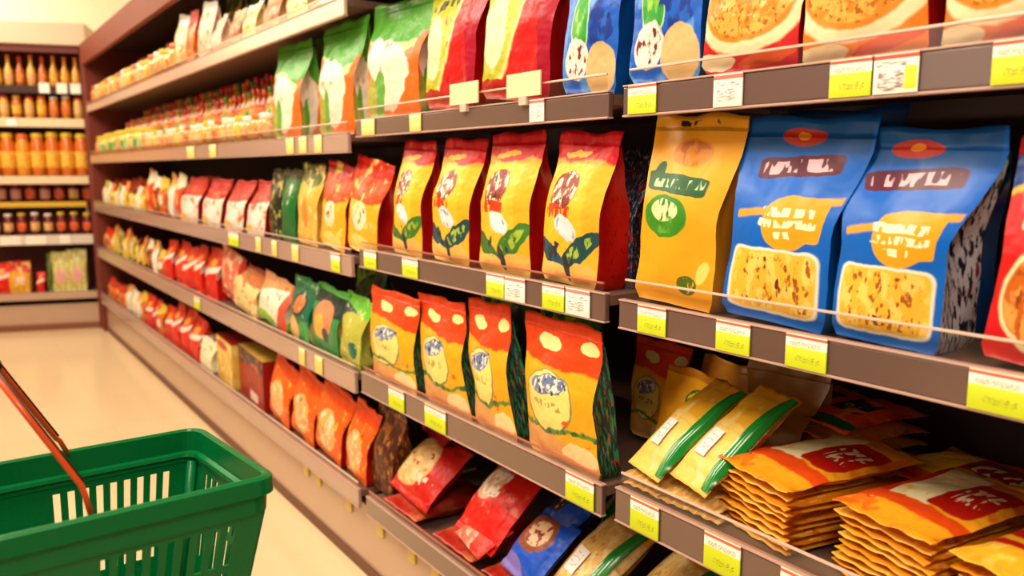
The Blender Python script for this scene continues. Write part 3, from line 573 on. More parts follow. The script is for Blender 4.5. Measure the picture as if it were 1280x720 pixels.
# --- middle bay bottom shelf
def lie(nm, w_, h, d, mat, px, py, z, label, cat='packet', yaw=0, lean=-80, roll=0, seed=1, kind='p', group=None, **kw):
    """a packet lying or leaning back; (px, py) = middle of its front lower edge at height z"""
    p = Zp(px, py, z); r = pillow(nm, w_, h, d, mat, seed=seed, **kw) if kind == 'p' else gbag(nm, w_, h, d, mat, seed=seed, **kw)
    place(r, p.x, p.y, z, yaw, lean, roll); return tag(r, label, cat, group)
DKB = art('dark brown film', '4a2014', [('tex', (6, .52), '8a4a20', ('all',)), ('tex', (10, .6), 'c08030', ('all',))])
std('g', 'snack_bag', DKB, 466, 492, ZE, 512, .05, .06, 'dark brown bag standing right of the orange bags on the bottom shelf', roll=4, seed=160)
RC = art('red packet with baked window', 'c81a12', [('ell', .36, .5, .42, .4, .3, 'e0b070'), ('tex', (7, .5), 'f0cc8c', ('ell', .36, .5, .4, .38, .3)), ('tex', (10, .58), 'b83a18', ('ell', .36, .5, .42, .4, .3)), lettering(.7, .3, .25, .07, 'f2d0b0', 6, .5, .6)], seed=3)
RC2 = art('deep red packet', 'a81212', [('band', .3, .0, .02, 5, 0, .09, 'e8c090'), ('tex', (7, .55), '7a0c0c', ('up', .45, 0, 0, 0, 0)), lettering(.5, .3, .4, .07, 'a03020', 7, .5, .6), ('tex', (9, .62), 'e04a28', ('all',))], seed=5)
RC3 = art('bright red packet with white print', 'dc1c14', [('ell', .32, .62, .26, .22, .2, 'e8b898'), lettering(.35, .62, .26, .16, 'fff0e0', 6, .45, .7, .1), ('tex', (6, .62), 'f2705a', ('all',)), ('tex', (11, .6), '8c1410', ('ell', .7, .45, .2, .2, 0))], seed=7)
def shelf_lie(nm, w_, h, d, mat, pl, pr_, z, dx, label, **kw):
    x = D+dx; y = (Yat(pl, x, z)+Yat(pr_, x, z))/2; r = pillow(nm, w_, h, d, mat, seed=kw.get('seed', 1), sag=kw.get('sag', 1.0), seals=kw.get('seals', True))
    place(r, x, y, z, kw.get('yaw', 0), kw.get('lean', -85), kw.get('roll', 0)); return tag(r, label, kw.get('cat', 'packet'), kw.get('group'))
UND = plain('dull red film', 'b4241a', .36, mott=.8, c2='cc7a44', mscale=22, bump=.3)
RB = art('red brown packet', '9a2416', [('tex', (5, .5), 'c86a3a', ('all',)), ('tex', (9, .6), 'd8281c', ('all',))])
PKS = art('salmon packet', 'd86a50', [('tex', (6, .5), 'e8b49a', ('all',)), ('right', .6, 0, 0, 0, 0, 'cc2a1c')])
BLP = art('blue packet with dark emblem', '1445b0', [('ell', .4, .5, .25, .2, .3, '1c2430'), ('tex', (9, .55), 'c8a040', ('ell', .4, .5, .2, .16, .3)), ('tex', (5, .62), '4a7ad8', ('all',)), ('up', .85, 0, 0, 0, 0, '103890')])
BLR = art('blue packet with brown ring', '1550c8', [('ell', .45, .62, .42, .3, 0, '8a4a2c'), ('ell', .5, .62, .28, .2, 0, 'd8b088'), ('tex', (9, .52), '7a2830', ('ell', .5, .62, .28, .2, 0)), ('ell', .2, .1, .4, .14, 0, '7a6ac0')])
BKW = art('black packet with white script', '2c2420', [('ell', .5, .5, .5, .4, 0, '4a3c34'), lettering(.5, .5, .36, .3, 'd8ccc0', 6, .46, 1.2), ('up', .85, 0, 0, 0, 0, '4a2c18')])
for k, (pl, pr_, mt) in enumerate([(480, 520, UND), (545, 585, UND), (612, 650, UND), (672, 712, UND)]):
    shelf_lie('snack_packet', .19, .26, .06, mt, pl, pr_, ZE+.032, .008, 'dull red packet underneath the heap, %s from the dark brown bag' % ORD[k], lean=-90, seed=300+k)
shelf_lie('snack_packet', .24, .2, .08, RC, 482, 536, ZE+.06, .03, 'red packet with baked biscuit window at the front edge, farthest of the red ones', lean=-48, yaw=-4, seed=3)
shelf_lie('snack_packet', .2, .15, .05, RC2, 520, 560, ZE+.19, .15, 'deep red packet with a cream stripe on top of the baked biscuit one', lean=-52, yaw=-12, seed=5)
shelf_lie('snack_packet', .2, .17, .05, RC2, 500, 550, ZE+.17, .24, 'deep red packet topmost at the back of the bottom shelf heap', lean=-45, yaw=-8, seed=6)
shelf_lie('snack_packet', .19, .23, .07, RC3, 568, 612, ZE+.065, .03, 'bright red packet with white lettering right of the baked biscuit one', lean=-46, yaw=-4, seed=7)
shelf_lie('snack_packet', .2, .2, .06, RB, 610, 660, ZE+.12, .2, 'reddish brown packet behind the bright red packet with white lettering', lean=-52, seed=8)
shelf_lie('snack_packet', .16, .12, .03, PKS, 556, 604, ZE+.055, .006, 'salmon and red packet peeping out under the bright red lettered one', lean=-60, yaw=-12, seed=9, seals=False)
shelf_lie('snack_packet', .14, .26, .06, BLP, 652, 692, ZE+.1, .1, 'tall blue packet with a dark emblem behind the ringed blue one', lean=-48, yaw=-20, seed=11)
shelf_lie('snack_packet', .15, .17, .06, BLR, 622, 668, ZE+.06, .02, 'blue packet with a brown ring and violet foot at the front edge', lean=-48, yaw=-8, seed=12)
shelf_lie('snack_packet', .15, .2, .05, BKW, 694, 738, ZE+.14, .2, 'black packet with white script right of the tall blue packet', lean=-52, seed=13)
GSTRAP = plain('glossy green strap film', '0d8a2c', .2, coat=.6, bump=.2, bscale=30)
BREAD = art('bread film with white label', 'e8b868', [('tex', (8, .5), 'f4d494', ('all',)), ('tex', (15, .58), 'c88a3c', ('all',)), ('up', .8, 0, 0, 0, 0, 'e09a2c')], seed=2)
FLAT = art('pale yellow flatbread film', 'f2cc62', [('up', .55, .0, .02, 4, 0, 'f0b22c'), ('tex', (6, .55), 'f4d084', ('all',)), ('up', .88, 0, .01, 6, 0, 'eaa21e'), ('band', .5, 0, 0, 0, 0, .008, 'd89a2c')], seed=4)
TANF = art('tan packet film', 'd8a050', [('tex', (9, .5), 'ecc884', ('all',))])
WLAB = art('white sticker', 'efe9e4', [('script', (3, .52, 5), 'c4bcc0', ('box', .5, .5, .36, .3, 0))], warp=0, bump=0)
def strapbag(label, w_, h, d, mat, seed, loc, yaw, lean, roll=0, labx=-.22, strapx=.22, tilt=.16, cat='packet'):
    r = pillow('flatbread_packet', w_, h, d, mat, seed=seed, nx=14, nz=16); ch = [c for c in r.children if c.name.startswith('pouch')][0]
    me = ch.data
    def surf(x, z):       # depth of the front face there
        k = max(0, math.sin(PI*min(1, max(0, (z/h-.07)/.86))))**.45; a = min(1, abs(2*x/w_)); e = max(0, 1-a**3.2)**.6
        return wob((x, -(d/2*k*e+.0006), z), seed, .003)+Vector((0, -.0035, 0))
    A, u = [], []
    for i in range(13):
        t = i/12; z = h*(.03+.94*t); cx = strapx*w_+tilt*w_*(t-.5)
        A.append([surf(cx+w_*.075*(a-1), z)+Vector((0, -.004 if a in (1,) else 0, 0)) for a in (0, .5, 1, 1.5, 2)]); u.append([(a/2, t) for a in (0, .5, 1, 1.5, 2)])
    Bq = [[p+Vector((0, .002, 0)) for p in rw] for rw in A]
    link('green_strap', gridmesh([A, Bq], [u, u], 'green_strap'), GSTRAP, r, 'glossy green strap running up the packet')
    A, u = [], []
    for i in range(5):
        t = i/4; z = h*(.22+.24*t); A.append([surf(w_*(labx-.13+.26*a/4), z)+Vector((0, -.001, 0)) for a in range(5)]); u.append([(a/4, t) for a in range(5)])
    Bq = [[p+Vector((0, .0012, 0)) for p in rw] for rw in A]
    link('sticker', gridmesh([A, Bq], [u, u], 'sticker'), WLAB, r, 'white sticker')
    place(r, *loc, yaw, lean, roll); return tag(r, label, cat)
# bread packs with green straps on the bottom shelf
for px, x, z, yw, ln, s, lab in [(700, .985, ZE+.06, -14, -52, 1, 'bread pack with green strap and white label, beside the blue packets'),
                         (780, .985, ZE+.06, -14, -52, 2, 'bread pack with green strap, second farthest, cut by the bottom edge of the photo'), (872, .985, ZE+.06, -12, -52, 3, 'bread pack with green strap, nearest, at the very bottom edge of the photo'), (735, 1.17, ZE+.13, -8, -50, 4, 'bread pack in the shade behind the other green strapped bread packs')]:
    strapbag(lab, .16, .25, .07, BREAD, s, (x, Yat(px, x, z), z), yw, ln, strapx=.36, tilt=.0, labx=-.1)
# --- nearest bay lower shelf
std('g', 'snack_bag', ovals(6), 790, 840, ZD3, 428, .24, .06, 'orange topped oval bag standing at the back left of the nearest lower shelf', seed=170, roll=0, side=CART)
CREST = art('amber film with small crest', 'f0a81e', [('ell', .62, .72, .15, .1, 0, '3a6a24'), ('tex', (13, .52), 'e2c24a', ('ell', .62, .72, .12, .08, 0)), ('up', .9, 0, .01, 5, 0, 'c87a14')])
std('g', 'snack_bag', CREST, 815, 868, ZD3, 470, .17, .05, 'amber bag with a small green crest behind the green strapped packets', seed=171, lean=-10, roll=4)
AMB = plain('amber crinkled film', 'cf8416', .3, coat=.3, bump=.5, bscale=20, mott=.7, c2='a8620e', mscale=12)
SHADE_AMB = plain('shaded amber crinkled film', 'a8701c', .3, coat=.3, bump=.5, bscale=20, mott=.7, c2='7a4a12', mscale=12)  # copy of the amber film, shade at the back painted into its colour
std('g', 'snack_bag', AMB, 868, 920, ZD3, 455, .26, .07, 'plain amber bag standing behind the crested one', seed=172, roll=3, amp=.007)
std('g', 'snack_bag', SHADE_AMB, 935, 1005, ZD3, 462, .24, .08, 'plain amber bag, darkened for shade, right of the other amber bag', seed=173, roll=-3, amp=.008)
z = ZD3+.04
for k, px in enumerate((800, 835, 872)):
    for q in range(2): shelf_lie('flatbread_packet', .085, .24, .016, TANF, px-14, px+14, ZD3+.009+q*.017, .022, 'tan packet lying under the green strapped ones, %s layer, %s from the gap' % (('lower', 'upper')[q], ORD[k]), lean=-90, seed=320+k*2+q)
strapbag('pale yellow packet with green strap and white sticker leaning back, nearest the gap', .105, .23, .05, FLAT, 21, (D+.025, Yat(803, D+.025, z), z), -16, -52, labx=-.06, strapx=.42, tilt=-.02)
strapbag('pale yellow packet with green strap and white sticker beside the first orange stack', .105, .23, .05, FLAT, 22, (D+.02, Yat(858, D+.02, z+.012), z+.012), -16, -52, labx=-.06, strapx=.42, tilt=-.02)
# stacks of thin orange packets
PLE = [art('orange packet film %d' % i, c, [('tex', (7, .58), 'd06a14', ('all',)), ('tex', (14, .6), 'f8cc60', ('all',))], rough=.3, bump=.35, seed=i) for i, c in enumerate(['f0a42a', 'e4901c', 'f6b43c'])]
TOPR = art('orange packet with cream and red print', 'f0a020', [('up', .0, 0, 0, 0, 0, 'f0a020'), ('tex', (5, .55), 'e8701c', ('all',)), ('ell', .12, .52, .14, .4, .2, 'cc2a12'), ('box', .36, .55, .2, .36, .1, 'f4e6b4'), ('tex', (9, .58), 'f6c860', ('box', .3, .3, .16, .14, .1)), ('box', .72, .56, .22, .25, 0, 'b81a10'), lettering(.72, .63, .17, .05, 'f6dcc0', 14, .47, .45, 0), lettering(.72, .51, .14, .06, 'f6dcc0', 16, .5, .4, 0), ('band', .2, .05, .02, 5, 0, .07, 'e04a14'), ('up', .93, 0, 0, 0, 0, 'f6b83c')], rough=.28, seed=3, warp=.014)
TOPD = art('dark orange packet with two dark squares', 'e8521a', [('box', .25, .5, .17, .22, 0, '24302c'), ('box', .68, .52, .16, .2, 0, '2a1c18'), lettering(.68, .52, .11, .1, 'c8b090', 9, .5, .7), ('ell', .5, .1, .6, .07, 0, '0f6a34'), ('up', .86, 0, 0, 0, 0, 'e87420'), ('tex', (6, .6), 'f08a3c', ('all',))], seed=6)
TOPY = art('orange packet with yellow block and maroon print', 'e0501a', [('box', .22, .5, .2, .34, 0, 'f2c838'), ('box', .7, .52, .27, .3, 0, '8c1a16'), lettering(.7, .55, .2, .12, 'f0d8a0', 7, .48, .5), ('up', .88, 0, 0, 0, 0, 'd86a1c')], seed=8)
TOPZ = art('yellow packet with red bands', 'f6b22a', [('band', .45, -.1, .02, 4, 0, .08, 'c8201a'), ('box', .75, .62, .2, .12, 0, 'd8401c'), ('tex', (6, .55), 'f8cc50', ('up', .0, 0, 0, 0, 0)), ('band', .3, -.1, .02, 4, 0, .04, 'c01c16')], seed=8)
def stack(px, n, w_, h, dx, yaw, which, top, toplab, topw=None, t0=.0105, z0=ZD3, seed=0):
    x0 = D+dx; cy = Yat(px, x0, z0+.06); protos = []
    for k in range(n):
        jit = Vector((random.uniform(-.004, .004), random.uniform(-.005, .005), 0)); z = z0+.008+k*t0
        lab = 'thin orange packet in the %s, %s from the bottom' % (which, ORD[k])
        if k < 3:
            r = pillow('flatbread_packet', w_*random.uniform(.96, 1.02), h, t0*1.1, PLE[k % 3], seed=seed+k, amp=.0022, nx=12, nz=10, seal=.04); protos.append(r)
            tag(r, lab, 'packet', 'packets of the '+which); place(r, x0+jit.x, cy+jit.y, z, yaw+random.uniform(-3, 3), -90)
        else: dup(protos[k % 3], (x0+jit.x, cy+jit.y, z), (R(-90), 0, R(-90+yaw+random.uniform(-3, 3))), lab)
    z = z0+.008+n*t0+.006
    r = pillow('flatbread_packet', topw or w_*1.04, h*1.02, .028, top, seed=seed+30, amp=.005, nx=14, nz=14, seal=.04); place(r, x0-.006, cy, z, yaw, -88)
    tag(r, toplab, 'packet')
stack(940, 9, .155, .27, .035, -14, 'first stack beside the green strapped packets', TOPR, 'packet with cream and red printed face topping the first stack', topw=.165, seed=1)
stack(1098, 9, .15, .25, .035, -12, 'second stack in the lower right corner', TOPR, 'packet with cream and red printed face topping the second stack', topw=.16, seed=40, t0=.0105)
stack(1262, 8, .15, .24, .03, -12, 'third stack cut by the right edge', TOPZ, 'yellow packet with red bands topping the third stack', seed=80)
def backpile(px, x, w_, h, mat, lab, yaw, n, short, seed):
    for k in range(n):
        z = ZD3+.016+k*.026; r = pillow('flatbread_packet', w_, h, .026, mat if k == n-1 else PLE[k % 3], seed=seed+k, amp=.005, nx=12, nz=12); place(r, x, Yat(px, x, ZD3+.02*n), z, yaw+random.uniform(-3, 3), -88)
        tag(r, lab if k == n-1 else 'orange packet under the one with %s, %s from the board' % (short, ORD[k]), 'packet')
backpile(1000, D+.24, .2, .19, TOPD, 'dark orange packet with two dark squares on the pile behind the first stack', -12, 6, 'two dark squares', 200)
backpile(1165, D+.235, .2, .18, TOPY, 'orange packet with yellow block and maroon print behind the second stack', -8, 4, 'yellow block', 220)
# ================================================================== bottles and jars in the far bay
def bottle_kind(nm, prof, cap, bmat, cmat, n=12, lab=None):
    r = empty(nm); link('body', lathe(prof, n, 'body'), bmat, r); link('cap', lathe(cap, n, 'cap'), cmat, r)
    if lab: link('paper_label', lathe(lab[0], n, 'paper_label'), lab[1], r)
    return r
def glass(c): return plain('filled glass '+c, c, .15, coat=.6, mott=.4)
CAPR, CAPG, CAPO, CAPW, CAPY = [plain('cap '+c, c, .3, coat=.3) for c in ('d0241a', '2e8a34', 'e86a1c', 'efe6d4', 'e2b82a')]
LBL = [plain('paper label '+c, c, .5, mott=.9, c2=c2, mscale=40) for c, c2 in (('e6bc78', 'c84818'), ('d8601c', 'eebc60'), ('4c9a3c', 'e8e0a8'), ('d83a20', 'f4c060'), ('f2c040', 'c83018'))]
BP = [(.022, 0), (.025, .004), (.025, .09), (.021, .105), (.011, .12), (.010, .14)]; BC = [(.012, .14), (.0125, .145), (.0125, .162), (.009, .166)]
BL = [(.0256, .02), (.0258, .022), (.0258, .08), (.0256, .082)]
BOT = [bottle_kind('sauce_bottle', BP, BC, glass(g), c, lab=(BL, l)) for g, c, l in (('d88420', CAPR, LBL[0]), ('d05414', CAPR, LBL[1]), ('d09020', CAPG, LBL[2]), ('c8380c', CAPO, LBL[3]), ('d8962c', CAPO, LBL[4]))]
JP = [(.03, 0), (.035, .005), (.036, .05), (.033, .062), (.027, .068)]; JC = [(.0285, .066), (.03, .068), (.03, .082), (.028, .084)]; JL = [(.0358, .012), (.037, .014), (.0372, .046), (.0368, .048)]
JAR = [bottle_kind('spice_jar', JP, JC, glass(g), c, lab=(JL, l)) for g, c, l in (('d0a050', CAPW, LBL[0]), ('d89848', CAPO, LBL[1]), ('d8b868', CAPY, LBL[4]), ('d8a058', CAPY, LBL[0]), ('d8d060', CAPY, LBL[2]))]
def line(protos, y0, y1, x, z, step, label, group, cat, sc=1.0, nm_jit=.004, pick=None):
    y1 = min(y1, 6.71); y = y0; k = 0; nn = int((y1-y0)/step)+1
    while y < y1:
        p = protos[(pick[k % len(pick)]) if pick else random.randrange(len(protos))]
        r = dup(p, (x+random.uniform(-nm_jit, nm_jit), y, z), (0, 0, random.uniform(0, 6))); r.scale = (sc, sc, sc*random.uniform(.95, 1.05)); tag(r, label+(', %s from the near end' % ORD[k] if nn < 16 else ''), cat, group); y += step; k += 1
yB0, yB1 = Yat(340, D+.06, ZB1), Yat(190, D+.06, ZB1)
line(JAR, yB0, yB1, D+.058, ZB1+.0005, .098, 'small pale labelled jar in the front row under the capped bottles', 'front row of pale jars on the bottle shelf', 'jar', sc=1.25, pick=[0, 1, 0, 2, 0])
line(JAR, yB1, Yat(128, D+.06, ZB1), D+.075, ZB1+.0005, .135, 'large yellow capped jar on the bottle shelf', 'yellow capped jars at the far end of the bottle shelf', 'jar', sc=1.7, pick=[3, 4, 4])
RISER = plain('cream riser step', 'e9cfa0', .5)
for x, h, lab, yend in ((D+.145, .07, 'low cream step under the middle row of bottles', yB1+1.2), (D+.225, .135, 'tall cream step under the back row of bottles', yB1+1.0)):
    r = empty('riser_step', (x, (yB0+yend)/2, ZB1+.0005)); hl = (yend-yB0)/2
    part(r, 'tread', [((-.035, -hl, h-.008), (.035, hl, h))], RISER, .002); part(r, 'front_lip', [((-.04, -hl, h-.014), (-.0355, hl, h+.006))], RISER, .001)
    for s in (-1, 0, 1): part(r, 'leg', [((-.03, s*(hl-.02)-.004, 0), (.03, s*(hl-.02)+.004, h-.0085))], RISER)
    tag(r, lab, 'display stand')
line(BOT, yB0+.03, yB1+1.15, D+.145, ZB1+.071, .066, 'small capped sauce bottle in the middle row of the bottle shelf', 'middle row of sauce bottles', 'bottle', sc=.9, pick=[1, 3, 4, 2, 3, 1, 0, 2, 4])
line(BOT, yB0+.03, yB1+.95, D+.225, ZB1+.1355, .066, 'small red or green capped bottle in the raised back row of the bottle shelf', 'back row of sauce bottles', 'bottle', sc=.95, pick=[0, 1, 2, 3, 4, 2, 4, 1])
# top shelf of the far bay
yA0, yA1 = Yat(330, D+.06, ZA1), Yat(125, D+.06, ZA1)
line(JAR, Yat(235, D+.06, ZA1), yA1, D+.06, ZA1+.0005, .118, 'small round jar on the uppermost shelf', 'round jars on the uppermost shelf', 'jar', sc=1.5, pick=[0, 1, 2, 3])
line(BOT, Yat(235, D+.15, ZA1), yA1-.9, D+.17, ZA1+.0005, .11, 'orange capped bottle behind the round jars', 'orange capped bottles on the uppermost shelf', 'bottle', sc=1.35, pick=[3, 1])
WH = [art('white and pink film %d' % i, c, [('tex', (6, .54), c2, ('all',)), ('up', .75, .1, .03, 6, i, c3)], seed=i) for i, (c, c2, c3) in enumerate((('e8c4a8', 'd87a50', 'f2e2d0'), ('e8d090', 'd8a838', 'ece4d8'), ('c89a70', 'a85a38', 'e0b890')))]
rowof(218, 262, ZA1, .17, (.19, .24), [WH[0], FILM[3], WH[1], FILM[5], WH[2]], 'white, pink or orange pouch on the uppermost shelf', 'white and pink pouches on the uppermost shelf', roll=(4, 12))
rowof(262, 300, ZA1, .16, (.13, .16), [WH[2], WH[0]], 'low tan pouch mid way along the uppermost shelf', 'low tan pouches on the uppermost shelf')
rowof(300, 430, ZA1, .2, (.12, .15), [WH[2], WH[1]], 'low tan pouch on the near part of the uppermost shelf', 'near low tan pouches on the uppermost shelf')
OLV = art('olive film', '4a5a1c', [('tex', (4, .5), '7a8a30', ('all',)), ('right', .7, 0, .02, 5, 0, '2a3014')])
rowof(240, 430, ZA1, .26, (.27, .31), [OLV, GG, OLV], 'tall olive bag at the back of the uppermost shelf', 'tall olive bags on the uppermost shelf', inset=.16, d=.07)
for p in BOT+JAR:
    for c in list(p.children): bpy.data.objects.remove(c)
    bpy.data.objects.remove(p)
# ================================================================== back wall unit (turned a little)
AW = R(-18); BW = Matrix.Translation((.955, 6.95, 0)) @ Matrix.Rotation(AW, 4, 'Z')      # local x runs left (negative) along the unit, local y into it
def bwz(py, px=55):
    n = Vector((-math.sin(AW), math.cos(AW), 0)); p0 = Vector((.955, 6.95, 0)); r = ray(px, py); t = (n.dot(p0-Vector((0, 0, H))))/n.dot(r); return H+r.z*t
def bwx(px, z, yl=0):
    n = Vector((-math.sin(AW), math.cos(AW), 0)); p0 = BW @ Vector((0, yl, 0)); lo, hi = -2.2, .3
    for _ in range(40):
        mid = (lo+hi)/2; v = BW @ Vector((mid, yl, z)); v = v-Vector((0, 0, H)); x = 640+FP*v.dot(RT)/v.dot(FW)
        if x < px: lo = mid
        else: hi = mid
    return (lo+hi)/2
bw = empty('wall_shelving'); bw.matrix_world = BW
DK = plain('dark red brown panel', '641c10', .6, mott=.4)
ztop, zcor = bwz(28), bwz(57)
part(bw, 'back_panel', [((-2.2, .42, .05), (.04, .45, zcor-.001))], DK)
part(bw, 'end_panel', [((.0, -.02, 0), (.035, .419, zcor-.001))], BROWN)
part(bw, 'cornice', [((-2.2, -.06, zcor), (.06, .45, ztop))], plain('pale beige cornice', 'd8bfa4', .5), .01)
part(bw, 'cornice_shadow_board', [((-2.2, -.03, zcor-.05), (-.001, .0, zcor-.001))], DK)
zb0 = bwz(372)
part(bw, 'plinth', [((-2.2, .03, 0), (-.001, .06, zb0-.06))], KICK); part(bw, 'plinth_strip', [((-2.2, .018, 0), (-.001, .0295, .05))], plain('dark plinth strip', '8a5236', .5))
tag(bw, 'wall shelving with pale cornice and dark red panels at the end of the aisle', 'shelving')
WEDGE = plain('cream shelf edge', 'e8d0a8', .35, coat=.3); WTAG = plain('white ticket', 'f6f0e4', .5)
GRY = plain('pale grey shelf edge', 'dccfc4', .25, coat=.4)
shelfz = []
for i, (y0, y1, lab, mat) in enumerate([(107, 117, 'dark upper shelf of the wall unit with white tickets', DARKB), (148, 159, 'cream edged second shelf of the wall unit', WEDGE), (220, 230, 'cream edged third shelf of the wall unit', WEDGE), (294, 306, 'pale grey edged fourth shelf of the wall unit', GRY), (366, 375, 'lowest deck of the wall unit above the plinth', KICK)]):
    za, zb = bwz(y0), bwz(y1); r = empty('wall_shelf'); r.matrix_world = BW @ Matrix.Translation((-1.1, 0, zb)); hh = za-zb
    part(r, 'board', [((-1.095, .012, hh-.025), (1.095, .4, hh-.001))], BOARD); part(r, 'front_edge', [((-1.095, 0, 0), (1.095, .0115, hh))], mat, .002)
    if i in (0, 1, 3):
        for px in ((56, 78, 95) if i == 0 else (15,) if i == 1 else (8, 20, 40, 52, 82)): x = bwx(px, zb)+1.1; part(r, 'price_ticket', [((x-.035, -.006, .004), (x+.035, -.001, hh-.004 if i else hh+.02))], WTAG)
    tag(r, lab, 'shelf'); shelfz.append(za)
# wall unit goods
TJ = [(.036, 0), (.04, .006), (.04, .16), (.032, .18), (.03, .19)]; TC = [(.031, .188), (.034, .19), (.034, .21), (.03, .214)]; TL = [(.0402, .04), (.041, .042), (.041, .12), (.0402, .122)]
WJ = [bottle_kind('preserve_jar', TJ, TC, glass(g), c, lab=(TL, l)) for g, c, l in (('e8901c', CAPO, LBL[4]), ('d87818', CAPW, LBL[1]), ('e8a840', CAPR, LBL[0]), ('d86a14', CAPY, LBL[4]))]
NB = [(.03, 0), (.034, .006), (.034, .13), (.014, .18), (.013, .23)]; NC = [(.014, .228), (.0155, .23), (.0155, .262), (.012, .265)]
WB = [bottle_kind('oil_bottle', NB, NC, glass(g), c, lab=([(.0345, .03), (.035, .032), (.035, .1), (.0345, .102)], l)) for g, c, l in (('e09a28', CAPO, LBL[4]), ('c86018', CAPR, LBL[1]), ('e8b048', CAPO, LBL[0]))]
def wline(protos, za, hmax, step, yl, label, group, cat, h0, x0=-.05, x1=-1.0, stand=0):
    x = x0; k = 0
    while x > x1:
        p = protos[random.randrange(len(protos))]; r = dup(p, (0, 0, 0)); s = hmax/h0; r.matrix_world = BW @ Matrix.Translation((x, yl, za+.0005+stand)) @ Matrix.Diagonal((min(1.25, s*1.0), min(1.25, s*1.0), s*random.uniform(.94, 1), 1)); tag(r, label+', %s from the right' % ORD[k], cat, group); x -= step; k += 1
gap = lambda a, b: shelfz[a]-shelfz[b]
wline(WB, shelfz[0], min(.24, zcor-.06-shelfz[0]), .075, .07, 'amber bottle on the top wall shelf', 'amber bottles on the top wall shelf', 'bottle', .265)
wline(WJ, shelfz[1], .175, .083, .07, 'orange filled jar on the second wall shelf', 'orange jars on the second wall shelf', 'jar', .214)
wline(WJ, shelfz[2], .33, .1, .07, 'tall orange jar on the third wall shelf', 'tall orange jars on the third wall shelf', 'jar', .214)
DJ = [bottle_kind('preserve_jar', TJ, TC, glass(g), c, lab=(TL, l)) for g, c, l in (('6a1812', CAPW, LBL[0]), ('8a2018', CAPR, plain('pink label', 'dc9a8c', .5)), ('701410', CAPY, LBL[3]))]
wline(DJ, shelfz[3], .17, .09, .07, 'dark red jar in the lower tier of the fourth wall shelf', 'dark red jars in the lower tier', 'jar', .214)
r = empty('riser_step'); r.matrix_world = BW @ Matrix.Translation((-1.1, .1, shelfz[3]+.0005)); part(r, 'tread', [((-1.05, .0, .215), (1.05, .24, .235))], RISER); part(r, 'front_lip', [((-1.05, -.006, .21), (1.05, -.001, .25))], CAPY)
for s in (-1, 0, 1): part(r, 'leg', [((s*1.04-.006, .05, 0), (s*1.04+.006, .23, .2145))], RISER)
tag(r, 'long cream and yellow step under the upper tier of dark red jars', 'display stand')
wline(DJ, shelfz[3]+.2365, .2, .1, .18, 'dark red jar in the upper tier of the fourth wall shelf', 'dark red jars in the upper tier', 'jar', .214)
for p in WJ+WB+DJ:
    for c in list(p.children): bpy.data.objects.remove(c)
    bpy.data.objects.remove(p)
GLF = art('pale green gold film', 'c8b860', [('tex', (6, .5), 'e4dc98', ('all',)), ('ell', .5, .4, .3, .2, 0, 'e8a8a0'), ('tex', (8, .58), 'a8b040', ('all',))])
RYF = art('red and yellow film', 'e0a030', [('up', .65, 0, .03, 5, 0, 'd02a20'), ('tex', (6, .55), 'f0d060', ('all',)), ('box', .55, .4, .2, .12, 0, 'eecabc')])
for px, w_, h, mm, lab in [(98, .15, .36, GLF, 'pale green gold bag in the right corner of the lowest wall shelf'), (78, .145, .34, GLF, 'pale green gold bag second from the right corner of the lowest wall shelf'), (65, .05, .33, OLV, 'narrow olive packet left of the pale green gold bags'), (52, .06, .17, RDS[0], 'small red packet in the gap of the lowest wall shelf'), (26, .165, .27, RYF, 'red and yellow bag on the lowest wall shelf'), (3, .15, .26, RDS[1], 'red bag on the lowest wall shelf at the left edge of the photo')]:
    r = gbag('snack_bag', w_*.9, h*.9, .08, mm, seed=px, nx=8, nz=8, flare=.04); r.matrix_world = BW @ Matrix.Translation((bwx(px, shelfz[4]+.1, .08), .08, shelfz[4]+.001)); tag(r, lab, 'bag')
# ================================================================== shopping basket
GP = plain('green basket plastic', '006a34', .3, coat=.08, bump=.12, bscale=120)
bk = empty('shopping_basket'); W_, L_, HB = .30, .46, .235
M = Matrix.Translation((.3387, 1.0143, .8365)) @ (Matrix.Rotation(.083, 4, 'Z') @ Matrix.Rotation(.026, 4, 'Y') @ Matrix.Rotation(-.0215, 4, 'X')) @ Matrix.Translation((-L_/2, W_/2, -HB))
bk.matrix_world = M          # origin: middle of the basket floor
def rr(hx, hy, r, z, n=5):   # rounded rectangle loop
    pts = []
    for cx, cy, a0 in ((hx-r, hy-r, 0), (-hx+r, hy-r, 90), (-hx+r, -hy+r, 180), (hx-r, -hy+r, 270)):
        for k in range(n+1): a = R(a0+90*k/n); pts.append((cx+r*math.cos(a), cy+r*math.sin(a), z))
    return pts
def loops(seq, name, closed=True):
    bm = bmesh.new(); rs = [[bm.verts.new(p) for p in l] for l in seq]; n = len(rs[0])
    m_ = len(rs)
    for i in range(m_ if closed else m_-1):
        a, b_ = rs[i], rs[(i+1) % m_]
        for k in range(n): bm.faces.new((a[k], a[(k+1) % n], b_[(k+1) % n], b_[k]))
    return fin(bm, name, False)
hx, hy = L_/2, W_/2
rimseq = [rr(hx-.006, hy-.006, .022, HB), rr(hx, hy, .026, HB-.003), rr(hx+.001, hy+.001, .026, HB-.024), rr(hx-.006, hy-.006, .024, HB-.025), rr(hx-.007, hy-.007, .024, HB-.05), rr(hx-.017, hy-.017, .02, HB-.05),
          rr(hx-.0165, hy-.0165, .02, HB-.043), rr(hx-.021, hy-.021, .018, HB-.041), rr(hx-.0195, hy-.0195, .018, HB-.036), rr(hx-.0125, hy-.0125, .02, HB-.034), rr(hx-.0115, hy-.0115, .02, HB-.003), rr(hx-.0085, hy-.0085, .021, HB)]
link('rim', loops(rimseq, 'rim'), GP, bk)
